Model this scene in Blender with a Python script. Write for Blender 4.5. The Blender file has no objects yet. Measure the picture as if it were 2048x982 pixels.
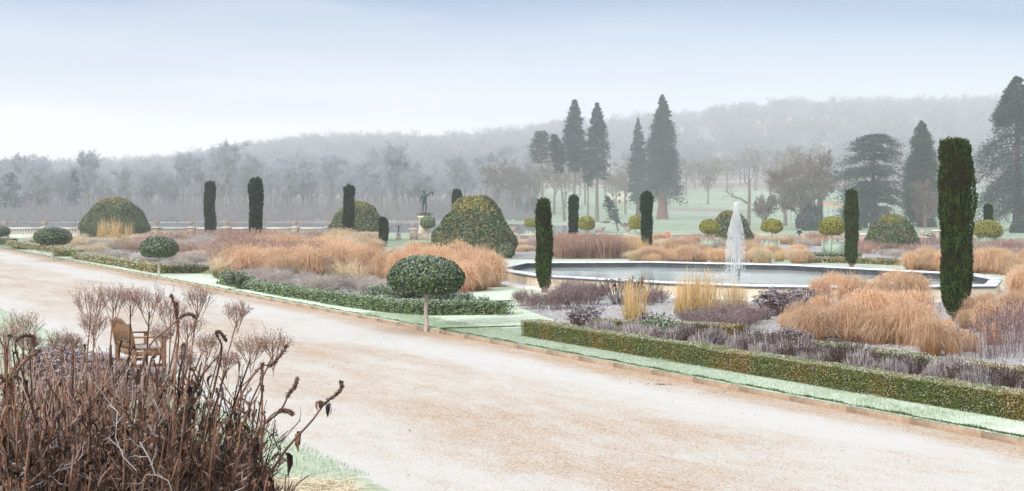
import bpy, math
import numpy as np
from math import radians, sin, cos, pi

S = bpy.context.scene
COL = S.collection
F_PX, HORIZ, CAM_H = 3200.0, 415.0, 3.0      # focal length and horizon of the photograph (2048 x 982)

# ------------------------------------------------------------------ camera, sky, sun, exposure
cam = bpy.data.objects.new('camera', bpy.data.cameras.new('camera'))
COL.objects.link(cam)
cam.location = (0, 0, CAM_H)
cam.rotation_euler = (pi / 2, 0, 0)
cam.data.sensor_width = 36.0
cam.data.lens = 36.0 * F_PX / 2048.0
cam.data.shift_y = (HORIZ - 491.0) / 2048.0
cam.data.clip_start = 0.1
cam.data.clip_end = 6000.0
S.camera = cam

SUN_EL, SUN_AZ = radians(24), radians(-146)  # azimuth measured from +Y towards +X: low, behind the camera to the left
W = bpy.data.worlds.new('World')
S.world = W
W.use_nodes = True


def node(nt, kind, props=None, **ins):
    n = nt.nodes.new(kind)
    for k, v in (props or {}).items():
        setattr(n, k, v)
    for k, v in ins.items():
        key = int(k[1:]) if k[0] == 'i' and k[1:].isdigit() else k.replace('_', ' ')
        s = n.inputs[key]
        if isinstance(v, bpy.types.NodeSocket):
            nt.links.new(v, s)
        else:
            if hasattr(s.default_value, '__len__') and hasattr(v, '__len__'):
                v = tuple(v)
                if len(s.default_value) == 4 and len(v) == 3:
                    v = v + (1.0,)
            s.default_value = v
    return n


def math_n(nt, op, a, b=0.0, c=None, clamp=False):
    n = nt.nodes.new('ShaderNodeMath')
    n.operation = op
    n.use_clamp = clamp
    for i, v in enumerate((a, b, c)):
        if v is None:
            continue
        if isinstance(v, bpy.types.NodeSocket):
            nt.links.new(v, n.inputs[i])
        else:
            n.inputs[i].default_value = v
    return n.outputs[0]


def mix_c(nt, fac, a, b, mode='MIX'):
    n = nt.nodes.new('ShaderNodeMix')
    n.data_type = 'RGBA'
    n.blend_type = mode
    n.clamp_factor = True
    for s, v in ((n.inputs[0], fac), (n.inputs[6], a), (n.inputs[7], b)):
        if isinstance(v, bpy.types.NodeSocket):
            nt.links.new(v, s)
        elif hasattr(v, '__len__'):
            s.default_value = tuple(v) + (1.0,) if len(v) == 3 else tuple(v)
        else:
            s.default_value = v
    return n.outputs[2]


def ramp(nt, fac, stops, interp='LINEAR'):
    n = nt.nodes.new('ShaderNodeValToRGB')
    cr = n.color_ramp
    cr.interpolation = interp
    while len(cr.elements) < len(stops):
        cr.elements.new(0.5)
    for e, (p, c) in zip(cr.elements, stops):
        e.position = p
        if not hasattr(c, '__len__'):
            c = (c, c, c)
        e.color = tuple(c) + (1.0,)
    nt.links.new(fac, n.inputs[0])
    return n.outputs[0]


def mrange(nt, v, a, b, c=0.0, d=1.0, smooth=False):
    n = nt.nodes.new('ShaderNodeMapRange')
    n.clamp = True
    if smooth:
        n.interpolation_type = 'SMOOTHSTEP'
    nt.links.new(v, n.inputs[0])
    for i, x in enumerate((a, b, c, d)):
        n.inputs[i + 1].default_value = x
    return n.outputs[0]


nt = W.node_tree
nt.nodes.clear()
sky = nt.nodes.new('ShaderNodeTexSky')
sky.sky_type = 'NISHITA'
sky.sun_disc = False
sky.sun_elevation = SUN_EL
sky.sun_rotation = SUN_AZ
sky.air_density = 1.0
sky.dust_density = 2.0
sky.altitude = 100
tc = node(nt, 'ShaderNodeTexCoord')
sep = node(nt, 'ShaderNodeSeparateXYZ', Vector=tc.outputs['Generated'])
mp = node(nt, 'ShaderNodeMapping', Vector=tc.outputs['Generated'], Scale=(1.6, 1.6, 11.0))
nz = node(nt, 'ShaderNodeTexNoise', Vector=mp.outputs[0], Scale=2.3, Detail=5.0, Roughness=0.5)
nz2 = node(nt, 'ShaderNodeTexNoise', Vector=mp.outputs[0], Scale=0.9, Detail=3.0, Roughness=0.5)
# thin winter cloud: white low over the hills, opening to pale blue above them, veiled overhead
lift = math_n(nt, 'MULTIPLY', math_n(nt, 'SUBTRACT', nz2.outputs[0], 0.5), 0.06)
tilt = math_n(nt, 'MULTIPLY', sep.outputs[0], 0.03)
el = math_n(nt, 'ADD', math_n(nt, 'ADD', sep.outputs[2], lift), tilt)
cloud = ramp(nt, mrange(nt, el, 0.0, 0.5), [(0.0, (12.8, 12.2, 11.6)), (0.11, (10.6, 10.1, 9.9)), (0.18, (5.4, 5.9, 7.0)),
                                           (0.26, (0.6, 1.9, 4.3)), (0.55, (6.0, 6.8, 8.0)), (1.0, (9.6, 9.7, 9.9))])
veil = math_n(nt, 'MULTIPLY', mrange(nt, nz.outputs[0], 0.40, 0.64, 0.0, 0.75, True), mrange(nt, sep.outputs[2], 0.03, 0.09, 0.0, 1.0, True))
cloud = mix_c(nt, veil, cloud, (3.6, 4.4, 5.5))
skyc = mix_c(nt, 0.85, sky.outputs[0], cloud)
# broad glow of the veiled sun, in the part of the sky behind the camera
sdir = (sin(SUN_AZ) * cos(SUN_EL), cos(SUN_AZ) * cos(SUN_EL), sin(SUN_EL))
dt = node(nt, 'ShaderNodeVectorMath', dict(operation='DOT_PRODUCT'), i0=tc.outputs['Generated'], i1=sdir)
glow = math_n(nt, 'POWER', math_n(nt, 'MAXIMUM', dt.outputs['Value'], 0.0), 2.5)
skyc = mix_c(nt, 1.0, skyc, mix_c(nt, glow, (0, 0, 0), (15.0, 14.2, 13.2)), 'ADD')
bg = node(nt, 'ShaderNodeBackground', Color=skyc, Strength=0.1)
wo = node(nt, 'ShaderNodeOutputWorld', Surface=bg.outputs[0])

sd = bpy.data.lights.new('sun', 'SUN')
sd.energy = 1.5
sd.angle = radians(14)
sd.color = (1.0, 0.95, 0.88)
sun = bpy.data.objects.new('sun', sd)
COL.objects.link(sun)
sun.rotation_euler = (pi / 2 - SUN_EL, 0, pi - SUN_AZ)

vs = S.view_settings
vs.view_transform = 'Standard'
vs.look = 'None'
vs.gamma = 1.0
vs.exposure = 0.47
vs.use_curve_mapping = False
S.cycles.volume_bounces = 2
S.cycles.max_bounces = 6
S.cycles.transparent_max_bounces = 32
S.cycles.diffuse_bounces = 3
S.cycles.use_denoising = True

# ------------------------------------------------------------------ helpers: places
TH = math.atan2(1454.0, F_PX)                # the gravel path runs 24 degrees left of the view
CT, ST = cos(TH), sin(TH)


def at(px, py, z=0.0):
    """The point at height z seen at pixel (px, py) of the photograph."""
    y = (CAM_H - z) * F_PX / (py - HORIZ)
    return np.array([(px - 1024.0) / F_PX * y, y, z])


def atY(px, Y, z=0.0):
    return np.array([(px - 1024.0) / F_PX * Y, Y, z])


def zat(py, Y):
    return CAM_H + (HORIZ - py) * Y / F_PX


def qp(q, p):
    return q * CT - p * ST, q * ST + p * CT


def sstep(a, b, x):
    t = np.clip((np.asarray(x, float) - a) / (b - a), 0, 1)
    return t * t * (3 - 2 * t)


_SKX = [-2500, -400, 0, 300, 400, 600, 950, 1100, 1400, 1550, 2000, 2600, 4500]
_SKZ = [26, 28, 32, 36, 46, 66, 70, 84, 100, 112, 118, 108, 80]


def bank(X, Y):
    q = X * CT + Y * ST
    p = -X * ST + Y * CT
    return 1.2 * sstep(4.6, 1.6, q) * sstep(17, 10.5, p) * sstep(-90, -40, q)


def height(X, Y):
    X = np.asarray(X, float)
    Y = np.asarray(Y, float)
    px = 1024 + F_PX * X / np.maximum(Y, 40.0)
    hill = np.interp(px, _SKX, _SKZ)
    zl = np.interp(Y, [200, 235, 395, 440, 740], [0, -2.4, -2.2, -0.9, 1.0])
    zl = np.where(Y > 740, 1.0 + (hill - 1.0) * sstep(740, 2100, Y), zl)
    zr = np.interp(Y, [175, 230, 300, 520, 600, 750, 900], [0, -1.0, -1.3, -0.8, 2.2, 10.0, 17])
    zr = np.where(Y > 900, 17 + (hill - 17) * sstep(900, 2100, Y), zr)
    r = sstep(830, 1120, px)
    z = zl * (1 - r) + zr * r
    bump = 0.25 * np.sin(X * .021 + 1.3) * np.sin(Y * .017) * sstep(240, 400, Y)
    z = np.where(Y < 175, 0, z) + bump
    return z - 0.13 * sstep(230, 170, Y) + bank(X, Y) * 0.94


# ------------------------------------------------------------------ helpers: meshes
class MB:
    """Collects vertices and faces; build() links them as ONE mesh object."""

    def __init__(self):
        self.V, self.A, self.F3, self.F4, self.M3, self.M4, self.n = [], [], [], [], [], [], 0

    def add(self, V, F, A=None, mat=0):
        V = np.asarray(V, float).reshape(-1, 3)
        F = np.asarray(F, int)
        if A is None:
            A = np.full((len(V), 3), 0.5)
        A = np.broadcast_to(np.asarray(A, float), (len(V), 3))
        self.V.append(V)
        self.A.append(A)
        (self.F3 if F.shape[1] == 3 else self.F4).append(F + self.n)
        (self.M3 if F.shape[1] == 3 else self.M4).append(np.full(len(F), mat, int))
        self.n += len(V)
        return self

    def data(self, name, mats, smooth=False):
        V = np.concatenate(self.V)
        A = np.concatenate(self.A)
        F3 = np.concatenate(self.F3) if self.F3 else np.zeros((0, 3), int)
        F4 = np.concatenate(self.F4) if self.F4 else np.zeros((0, 4), int)
        M = np.concatenate(self.M3 + self.M4)
        me = bpy.data.meshes.new(name)
        me.vertices.add(len(V))
        me.vertices.foreach_set('co', V.astype(np.float32).ravel())
        loops = np.concatenate([F3.ravel(), F4.ravel()]).astype(np.int32)
        me.loops.add(len(loops))
        me.loops.foreach_set('vertex_index', loops)
        tot = np.concatenate([np.full(len(F3), 3), np.full(len(F4), 4)]).astype(np.int32)
        st = np.concatenate([[0], np.cumsum(tot)[:-1]]).astype(np.int32)
        me.polygons.add(len(tot))
        me.polygons.foreach_set('loop_start', st)
        me.polygons.foreach_set('loop_total', tot)
        for m in (mats if isinstance(mats, (list, tuple)) else [mats]):
            me.materials.append(m)
        me.polygons.foreach_set('material_index', M.astype(np.int32))
        if smooth:
            me.polygons.foreach_set('use_smooth', np.ones(len(tot), bool))
        at_ = me.attributes.new('v', 'FLOAT_COLOR', 'POINT')
        at_.data.foreach_set('color', np.concatenate([A, np.ones((len(A), 1))], 1).astype(np.float32).ravel())
        me.update(calc_edges=True)
        me.validate()
        return me

    def build(self, name, mats, parent=None, loc=None, smooth=False):
        return link(name, self.data(name, mats, smooth), parent, loc)


def link(name, data, parent=None, loc=None, rz=0.0):
    o = bpy.data.objects.new(name, data)
    COL.objects.link(o)
    if parent is not None:
        o.parent = parent
    if loc is not None:
        o.location = tuple(loc)
    if rz:
        o.rotation_euler = (0, 0, rz)
    return o


def tag(o, label, cat, group=None, kind=None):
    o['label'] = label
    o['category'] = cat
    if group:
        o['group'] = group
    o['kind'] = kind or 'thing'
    if False:
        o['kind'] = kind
    return o


def thing(name, label, cat, loc=(0, 0, 0), rz=0.0, group=None):
    o = link(name, None, None, loc, rz)
    o.empty_display_size = 0.2
    return tag(o, label, cat, group)


def structure(o):
    o['kind'] = 'structure'
    return o


def dup(o, loc, rz=0.0, s=1.0, label=None, group=None):
    def cp(x, par):
        c = x.copy()
        COL.objects.link(c)
        if par is not None:
            c.parent = par
        for ch in x.children:
            cp(ch, c)
        return c
    c = cp(o, None)
    c.location = tuple(loc)
    c.rotation_euler = (0, 0, rz)
    c.scale = (s, s, s) if not hasattr(s, '__len__') else tuple(s)
    if label:
        c['label'] = label
    if group:
        c['group'] = group
    return c


def place(o, loc, rz=0.0, s=1.0, label=None, group=None):
    o.location = tuple(loc)
    o.rotation_euler = (0, 0, rz)
    o.scale = (s, s, s) if not hasattr(s, '__len__') else tuple(s)
    if label:
        o['label'] = label
    if group:
        o['group'] = group
    return o


class Kind:
    """One or more models of a kind; the first uses move the models themselves, later ones copy them."""

    def __init__(self, *models):
        self.m, self.used, self.i = list(models), set(), 0

    def put(self, loc, rz=0.0, s=1.0, label=None, group=None, which=None):
        k = self.i % len(self.m) if which is None else which
        self.i += 1
        f = dup if k in self.used else place
        self.used.add(k)
        return f(self.m[k], loc, rz, s, label, group)

    def finish(self):
        for k, o in enumerate(self.m):
            if k not in self.used:
                for c in list(o.children_recursive):
                    bpy.data.objects.remove(c)
                bpy.data.objects.remove(o)


def norm(a):
    return a / np.maximum(np.linalg.norm(a, axis=-1, keepdims=True), 1e-9)


def ribbons(mb, P, Wd, side, g=None, mat=0, t0=0.0):
    """n ribbons along P (n,k,3), widths Wd (n,k), side (n,3)."""
    n, k, _ = P.shape
    s = side[:, None, :] * Wd[:, :, None] * 0.5
    V = np.stack([P - s, P + s], 2)
    idx = np.arange(n * k * 2).reshape(n, k, 2)
    F = np.stack([idx[:, :-1, 0], idx[:, :-1, 1], idx[:, 1:, 1], idx[:, 1:, 0]], -1).reshape(-1, 4)
    t = np.broadcast_to(np.linspace(t0, 1, k)[None, :, None], (n, k, 2))
    gg = np.broadcast_to((np.random.rand(n) if g is None else g)[:, None, None], (n, k, 2))
    A = np.stack([t, gg, np.zeros_like(t)], -1).reshape(-1, 3)
    mb.add(V.reshape(-1, 3), F, A, mat)


def tubes(mb, P, R, m=4, g=None, mat=0, cap=False):
    n, k, _ = P.shape
    T = norm(np.gradient(P, axis=1)) if k > 2 else norm(np.repeat(P[:, 1:] - P[:, :1], 2, 1))
    ref = np.where(np.abs(T[:, :1, 2:3]) > 0.9, np.array([1.0, 0.13, 0]), np.array([0, 0.1, 1.0]))
    U = norm(np.cross(T, np.broadcast_to(ref, T.shape)))
    Wv = np.cross(T, U)
    a = np.arange(m) * 2 * pi / m
    V = P[:, :, None, :] + R[:, :, None, None] * (np.cos(a)[None, None, :, None] * U[:, :, None, :] + np.sin(a)[None, None, :, None] * Wv[:, :, None, :])
    idx = np.arange(n * k * m).reshape(n, k, m)
    nx = np.roll(idx, -1, 2)
    F = np.stack([idx[:, :-1], nx[:, :-1], nx[:, 1:], idx[:, 1:]], -1).reshape(-1, 4)
    t = np.broadcast_to(np.linspace(0, 1, k)[None, :, None], (n, k, m))
    gg = np.broadcast_to((np.random.rand(n) if g is None else g)[:, None, None], (n, k, m))
    mb.add(V.reshape(-1, 3), F, np.stack([t, gg, np.zeros_like(t)], -1).reshape(-1, 3), mat)
    if cap and m == 4:
        mb.add(V[:, -1].reshape(-1, 3), np.arange(n * 4).reshape(n, 4), None, mat)


def cards(mb, C, Nn, U, L, Wd, g=None, mat=0, fold=0.0):
    """Kite-shaped leaves: centre C, face normal about Nn, long axis about U."""
    n = len(C)
    U = norm(U)
    sd_ = norm(np.cross(U, Nn))
    L = np.broadcast_to(L, (n,))[:, None]
    Wd = np.broadcast_to(Wd, (n,))[:, None]
    lift = np.cross(sd_, U) * Wd * fold
    V = np.stack([C - U * L * .5, C + sd_ * Wd * .5 + lift, C + U * L * .5, C - sd_ * Wd * .5 + lift], 1)
    gg = (np.random.rand(n) if g is None else g)
    A = np.stack([np.tile([0, .5, 1, .5], (n, 1)), np.repeat(gg[:, None], 4, 1), np.zeros((n, 4))], -1)
    mb.add(V.reshape(-1, 3), np.arange(n * 4).reshape(n, 4), A.reshape(-1, 3), mat)


def box(mb, x0, x1, y0, y1, z0, z1, mat=0):
    V = [(x, y, z) for z in (z0, z1) for y in (y0, y1) for x in (x0, x1)]
    mb.add(V, [(0, 2, 3, 1), (4, 5, 7, 6), (0, 1, 5, 4), (2, 6, 7, 3), (0, 4, 6, 2), (1, 3, 7, 5)], None, mat)
    return mb


def beam(mb, a, b, w, h, up=(0, 0, 1), mat=0):
    a, b = np.array(a, float), np.array(b, float)
    d = norm(b - a)
    s = norm(np.cross(d, np.array(up, float)))
    u = np.cross(s, d)
    V = [p + s * i * w / 2 + u * j * h / 2 for p in (a, b) for j in (-1, 1) for i in (-1, 1)]
    mb.add(V, [(0, 2, 3, 1), (4, 5, 7, 6), (0, 1, 5, 4), (2, 6, 7, 3), (0, 4, 6, 2), (1, 3, 7, 5)], None, mat)
    return mb


def lathe(mb, prof, m=16, c=(0, 0, 0), mat=0, sq=0.0):
    prof = np.array(prof, float)
    a = np.arange(m) * 2 * pi / m
    V = np.stack([prof[:, None, 0] * np.cos(a), prof[:, None, 0] * np.sin(a), np.repeat(prof[:, 1:2], m, 1)], -1) + np.array(c)
    k = len(prof)
    idx = np.arange(k * m).reshape(k, m)
    nx = np.roll(idx, -1, 1)
    mb.add(V.reshape(-1, 3), np.stack([idx[:-1], nx[:-1], nx[1:], idx[1:]], -1).reshape(-1, 4), None, mat)
    return mb


def poly_sheet(mb, pts, z, mat=0):
    """A flat, star-shaped polygon fanned from its centre."""
    pts = np.asarray(pts, float)[:, :2]
    n = len(pts)
    V = np.concatenate([np.c_[pts, np.full(n, z)], [[*pts.mean(0), z]]])
    mb.add(V, [(i, (i + 1) % n, n) for i in range(n)], None, mat)
    return mb


def snoise(P, freq, seed):
    r = np.random.RandomState(seed)
    out = 0
    for i in range(6):
        d = norm(r.randn(3)) * freq * (0.7 + r.rand() * 0.9)
        out = out + np.sin(P @ d + r.rand() * 6.28)
    return out / 6 * 1.6


def grow(rng, P0, R0, specs):
    """Branching by levels: returns [(P (n,k,3), R (n,k)), ...]."""
    out = [(P0, R0)]
    P, R = P0, R0
    for sp in specs:
        n, k, _ = P.shape
        c = sp['n']
        Lp = np.linalg.norm(np.diff(P, axis=1), axis=2).sum(1)
        t = sp['t0'] + (sp.get('t1', 1.0) - sp['t0']) * (np.arange(c)[None, :] + rng.rand(n, c)) / c
        f = np.clip(t * (k - 1), 0, k - 1.001)
        i0 = f.astype(int)
        w = (f - i0)[..., None]
        ii = np.arange(n)[:, None]
        st = P[ii, i0] * (1 - w) + P[ii, i0 + 1] * w
        tg = norm(P[ii, i0 + 1] - P[ii, i0])
        r0 = (R[ii, i0] * (1 - w[..., 0]) + R[ii, i0 + 1] * w[..., 0])
        st, tg, r0, tt = st.reshape(-1, 3), tg.reshape(-1, 3), r0.ravel(), t.ravel()
        m = len(st)
        az = (np.arange(m) * 2.39996 + rng.rand(m) * 1.2)
        ref = np.where(np.abs(tg[:, 2:3]) > 0.9, np.array([1.0, 0, 0]), np.array([0, 0, 1.0]))
        u = norm(np.cross(tg, ref))
        v = np.cross(tg, u)
        ang = np.radians(sp['ang'][0] + (sp['ang'][1] - sp['ang'][0]) * rng.rand(m))[:, None]
        d = np.cos(ang) * tg + np.sin(ang) * (np.cos(az)[:, None] * u + np.sin(az)[:, None] * v)
        d[:, 2] += sp.get('up', 0.0)
        d = norm(d)
        L = np.repeat(Lp, c) * (sp['len'][0] + (sp['len'][1] - sp['len'][0]) * rng.rand(m)) * (1 - sp.get('fall', 0.3) * tt)
        kk = sp.get('k', 4)
        s = np.linspace(0, 1, kk)[None, :, None]
        wob = rng.randn(m, 1, 3) * sp.get('wob', .12) * s * s + rng.randn(m, 1, 3) * sp.get('wob', .12) * np.sin(s * 6.28) * .35
        Pn = st[:, None, :] + L[:, None, None] * (d[:, None, :] * s + wob)
        Pn[:, :, 2] += L[:, None] * sp.get('curve', 0.0) * (s[..., 0] ** 2)
        rs = np.minimum(r0 * sp.get('rr', .6), sp.get('rmax', 9e9))
        rs = np.maximum(rs, sp.get('rmin', 0))
        Rn = rs[:, None] * np.linspace(1, sp.get('taper', .35), kk)[None, :]
        out.append((Pn, Rn))
        P, R = Pn, Rn
    return out


def emit_branches(mb, lv, mat=0, m=4, rng=np.random, min_tube=0.0):
    P, R = lv
    if R.max() > min_tube:
        tubes(mb, P, R, m, None, mat)
    else:
        d = P[:, -1] - P[:, 0]
        s = norm(np.cross(d, rng.randn(len(P), 3)))
        ribbons(mb, P, R * 2, s, None, mat)

# ------------------------------------------------------------------ materials
def new_mat(name):
    m = bpy.data.materials.new(name)
    m.use_nodes = True
    t = m.node_tree
    t.nodes.clear()
    b = t.nodes.new('ShaderNodeBsdfPrincipled')
    o = t.nodes.new('ShaderNodeOutputMaterial')
    t.links.new(b.outputs[0], o.inputs[0])
    b.inputs['Roughness'].default_value = 0.85
    b.inputs['Specular IOR Level'].default_value = 0.25
    return m, t, b


def setc(t, b, c, key='Base Color'):
    if isinstance(c, bpy.types.NodeSocket):
        t.links.new(c, b.inputs[key])
    elif hasattr(c, '__len__'):
        b.inputs[key].default_value = tuple(c) + (1.0,)
    else:
        b.inputs[key].default_value = c


FROST = (0.74, 0.78, 0.82)


def leafy(name, cols, frost=0.0, lo=0.2, hi=0.9, frost_col=FROST, tip=None, tip_at=(0.6, 1.0), tip_f=0.6, patch=None,
          patch_scale=0.6, rough=0.7, spec=0.25, trans=0.0, fr_noise=3.0, by_obj=0.0, root=None, alt=None):
    """Leaves, blades and twigs: colour by a random value per leaf, hoar frost on what faces up, paler tips."""
    m, t, b = new_mat(name)
    at_ = node(t, 'ShaderNodeAttribute', dict(attribute_name='v'))
    s = node(t, 'ShaderNodeSeparateColor', Color=at_.outputs['Color'])
    tt, g = s.outputs[0], s.outputs[1]
    n = len(cols)
    c = ramp(t, g, [((i + .5) / n, cols[i]) for i in range(n)])
    tcn = node(t, 'ShaderNodeTexCoord')
    if patch:
        pn = node(t, 'ShaderNodeTexNoise', Vector=tcn.outputs['Object'], Scale=patch_scale, Detail=3.0)
        c = mix_c(t, mrange(t, pn.outputs[0], .44, .70, 0, 1, True), c, mix_c(t, g, patch, [x * 1.5 for x in patch]))
    if root:
        c = mix_c(t, mrange(t, tt, 0.0, .45, 1.0, 0.0, True), c, root)
    if tip:
        c = mix_c(t, mrange(t, tt, tip_at[0], tip_at[1], 0, tip_f, True), c, tip)
    if alt:
        oa = node(t, 'ShaderNodeObjectInfo')
        fa = math_n(t, 'FRACT', math_n(t, 'MULTIPLY', oa.outputs['Random'], 7.31))
        c = mix_c(t, math_n(t, 'MULTIPLY', fa, .5), c, alt)
    if by_obj:
        oi = node(t, 'ShaderNodeObjectInfo')
        hs = node(t, 'ShaderNodeHueSaturation', Hue=0.5, Saturation=1.0, Color=c,
                  Value=mrange(t, oi.outputs['Random'], 0, 1, 1 - by_obj, 1 + by_obj))
        c = hs.outputs[0]
    if frost > 0:
        ge = node(t, 'ShaderNodeNewGeometry')
        gz = node(t, 'ShaderNodeSeparateXYZ', Vector=ge.outputs['Normal']).outputs[2]
        fn = node(t, 'ShaderNodeTexNoise', Vector=tcn.outputs['Object'], Scale=fr_noise, Detail=2.0)
        f = math_n(t, 'MULTIPLY', mrange(t, gz, lo, hi, 0, frost, True), mrange(t, fn.outputs[0], .3, .6, .35, 1.0, True))
        c = mix_c(t, f, c, frost_col)
    setc(t, b, c)
    b.inputs['Roughness'].default_value = rough
    b.inputs['Specular IOR Level'].default_value = spec
    if trans:
        tr = node(t, 'ShaderNodeBsdfTranslucent', Color=c)
        mx = node(t, 'ShaderNodeMixShader', Fac=trans)
        t.links.new(b.outputs[0], mx.inputs[1])
        t.links.new(tr.outputs[0], mx.inputs[2])
        t.links.new(mx.outputs[0], t.nodes['Material Output'].inputs[0])
    return m


def stone(name, c1, c2, scale=6.0, frost=0.0, rough=.85, bump=.2, streak=None, lo=.5, hi=.95):
    m, t, b = new_mat(name)
    tcn = node(t, 'ShaderNodeTexCoord')
    n1 = node(t, 'ShaderNodeTexNoise', Vector=tcn.outputs['Object'], Scale=scale, Detail=6.0, Roughness=.65)
    c = mix_c(t, mrange(t, n1.outputs[0], .35, .65), c1, c2)
    if streak:
        mp_ = node(t, 'ShaderNodeMapping', Vector=tcn.outputs['Object'], Scale=(3.5, 3.5, .35))
        n2 = node(t, 'ShaderNodeTexNoise', Vector=mp_.outputs[0], Scale=1.3, Detail=5.0)
        c = mix_c(t, mrange(t, n2.outputs[0], .5, .75, 0, .75, True), c, streak)
    if frost:
        ge = node(t, 'ShaderNodeNewGeometry')
        gz = node(t, 'ShaderNodeSeparateXYZ', Vector=ge.outputs['Normal']).outputs[2]
        c = mix_c(t, math_n(t, 'MULTIPLY', mrange(t, gz, lo, hi, 0, frost), mrange(t, n1.outputs[0], .3, .5, .6, 1)), c, FROST)
    setc(t, b, c)
    b.inputs['Roughness'].default_value = rough
    bp = node(t, 'ShaderNodeBump', Strength=bump, Distance=.02, Height=n1.outputs[0])
    t.links.new(bp.outputs[0], b.inputs['Normal'])
    return m


def bark(name, c1, c2, frost=.2):
    m, t, b = new_mat(name)
    tcn = node(t, 'ShaderNodeTexCoord')
    mp_ = node(t, 'ShaderNodeMapping', Vector=tcn.outputs['Object'], Scale=(6, 6, 1.2))
    n1 = node(t, 'ShaderNodeTexNoise', Vector=mp_.outputs[0], Scale=1.6, Detail=6.0, Roughness=.7)
    c = mix_c(t, mrange(t, n1.outputs[0], .38, .62), c1, c2)
    setc(t, b, c)
    b.inputs['Roughness'].default_value = .95
    bp = node(t, 'ShaderNodeBump', Strength=.5, Distance=.03, Height=n1.outputs[0])
    t.links.new(bp.outputs[0], b.inputs['Normal'])
    return m


def gravel_mat():
    m, t, b = new_mat('frosted_gravel')
    tcn = node(t, 'ShaderNodeTexCoord')
    ob = tcn.outputs['Object']                       # x across the path, y along it
    sx = node(t, 'ShaderNodeSeparateXYZ', Vector=ob)
    st_ = node(t, 'ShaderNodeMapping', Vector=ob, Scale=(1.0, 0.28, 1.0))
    big = node(t, 'ShaderNodeTexNoise', Vector=st_.outputs[0], Scale=.62, Detail=6.0, Roughness=.62, Distortion=.3)
    st2 = node(t, 'ShaderNodeMapping', Vector=ob, Scale=(1.0, 0.4, 1.0))
    med = node(t, 'ShaderNodeTexNoise', Vector=st2.outputs[0], Scale=3.4, Detail=5.0, Roughness=.7)
    fine = node(t, 'ShaderNodeTexNoise', Vector=ob, Scale=38.0, Detail=3.0, Roughness=.8)
    vor = node(t, 'ShaderNodeTexVoronoi', Vector=ob, Scale=34.0)
    band = ramp(t, mrange(t, sx.outputs[0], 6.0, 14.6), [(0.0, .86), (.06, .8), (.16, .5), (.35, .33), (.52, .4), (.66, .46), (.74, .82), (.86, .9), (.91, .45), (.95, .02), (1.0, -.2)])
    a = math_n(t, 'ADD', math_n(t, 'MULTIPLY', math_n(t, 'SUBTRACT', big.outputs[0], .5), 1.9),
               math_n(t, 'MULTIPLY', math_n(t, 'SUBTRACT', med.outputs[0], .5), 1.1))
    a = math_n(t, 'ADD', a, math_n(t, 'ADD', band, .02))
    a = math_n(t, 'ADD', a, math_n(t, 'MULTIPLY', math_n(t, 'SUBTRACT', fine.outputs[0], .5), 4.4))
    fr = mrange(t, a, -.08, .85, .02, 1.0, True)
    gcol = ramp(t, vor.outputs['Color'], [(0.0, (.28, .16, .085)), (.3, (.52, .35, .21)), (.6, (.62, .46, .32)), (.85, (.76, .64, .51)), (1.0, (.20, .14, .10))])
    c = mix_c(t, fr, mix_c(t, .30, gcol, (.12, .05, .02)), (.575, .565, .545))
    setc(t, b, c)
    b.inputs['Roughness'].default_value = .95
    bp = node(t, 'ShaderNodeBump', Strength=.35, Distance=.012, Height=vor.outputs[0])
    t.links.new(bp.outputs[0], b.inputs['Normal'])
    return m


def lawn_mat(name, base, frost_c, amount=.75, scale=1.0):
    m, t, b = new_mat(name)
    tcn = node(t, 'ShaderNodeTexCoord')
    ob = tcn.outputs['Object']
    n1 = node(t, 'ShaderNodeTexNoise', Vector=ob, Scale=.5 * scale, Detail=5.0, Roughness=.6)
    n2 = node(t, 'ShaderNodeTexNoise', Vector=ob, Scale=9.0 * scale, Detail=5.0, Roughness=.75)
    n3 = node(t, 'ShaderNodeTexNoise', Vector=ob, Scale=55.0 * scale, Detail=2.0, Roughness=.8)
    f = math_n(t, 'ADD', math_n(t, 'MULTIPLY', n1.outputs[0], .8), math_n(t, 'ADD', math_n(t, 'MULTIPLY', n2.outputs[0], .7), math_n(t, 'MULTIPLY', n3.outputs[0], .7)))
    f = mrange(t, f, .82, 1.22, amount - .5, amount + .24, True)
    c = mix_c(t, f, base, frost_c)
    n4 = node(t, 'ShaderNodeTexNoise', Vector=ob, Scale=1.7 * scale, Detail=6.0, Roughness=.7, Distortion=.4)
    c = mix_c(t, mrange(t, n4.outputs[0], .54, .72, 0, .6, True), c, mix_c(t, n3.outputs[0], (.16, .20, .09), (.42, .42, .32)))
    setc(t, b, c)
    b.inputs['Roughness'].default_value = .95
    bp = node(t, 'ShaderNodeBump', Strength=.4, Distance=.02, Height=n3.outputs[0])
    t.links.new(bp.outputs[0], b.inputs['Normal'])
    return m


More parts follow.
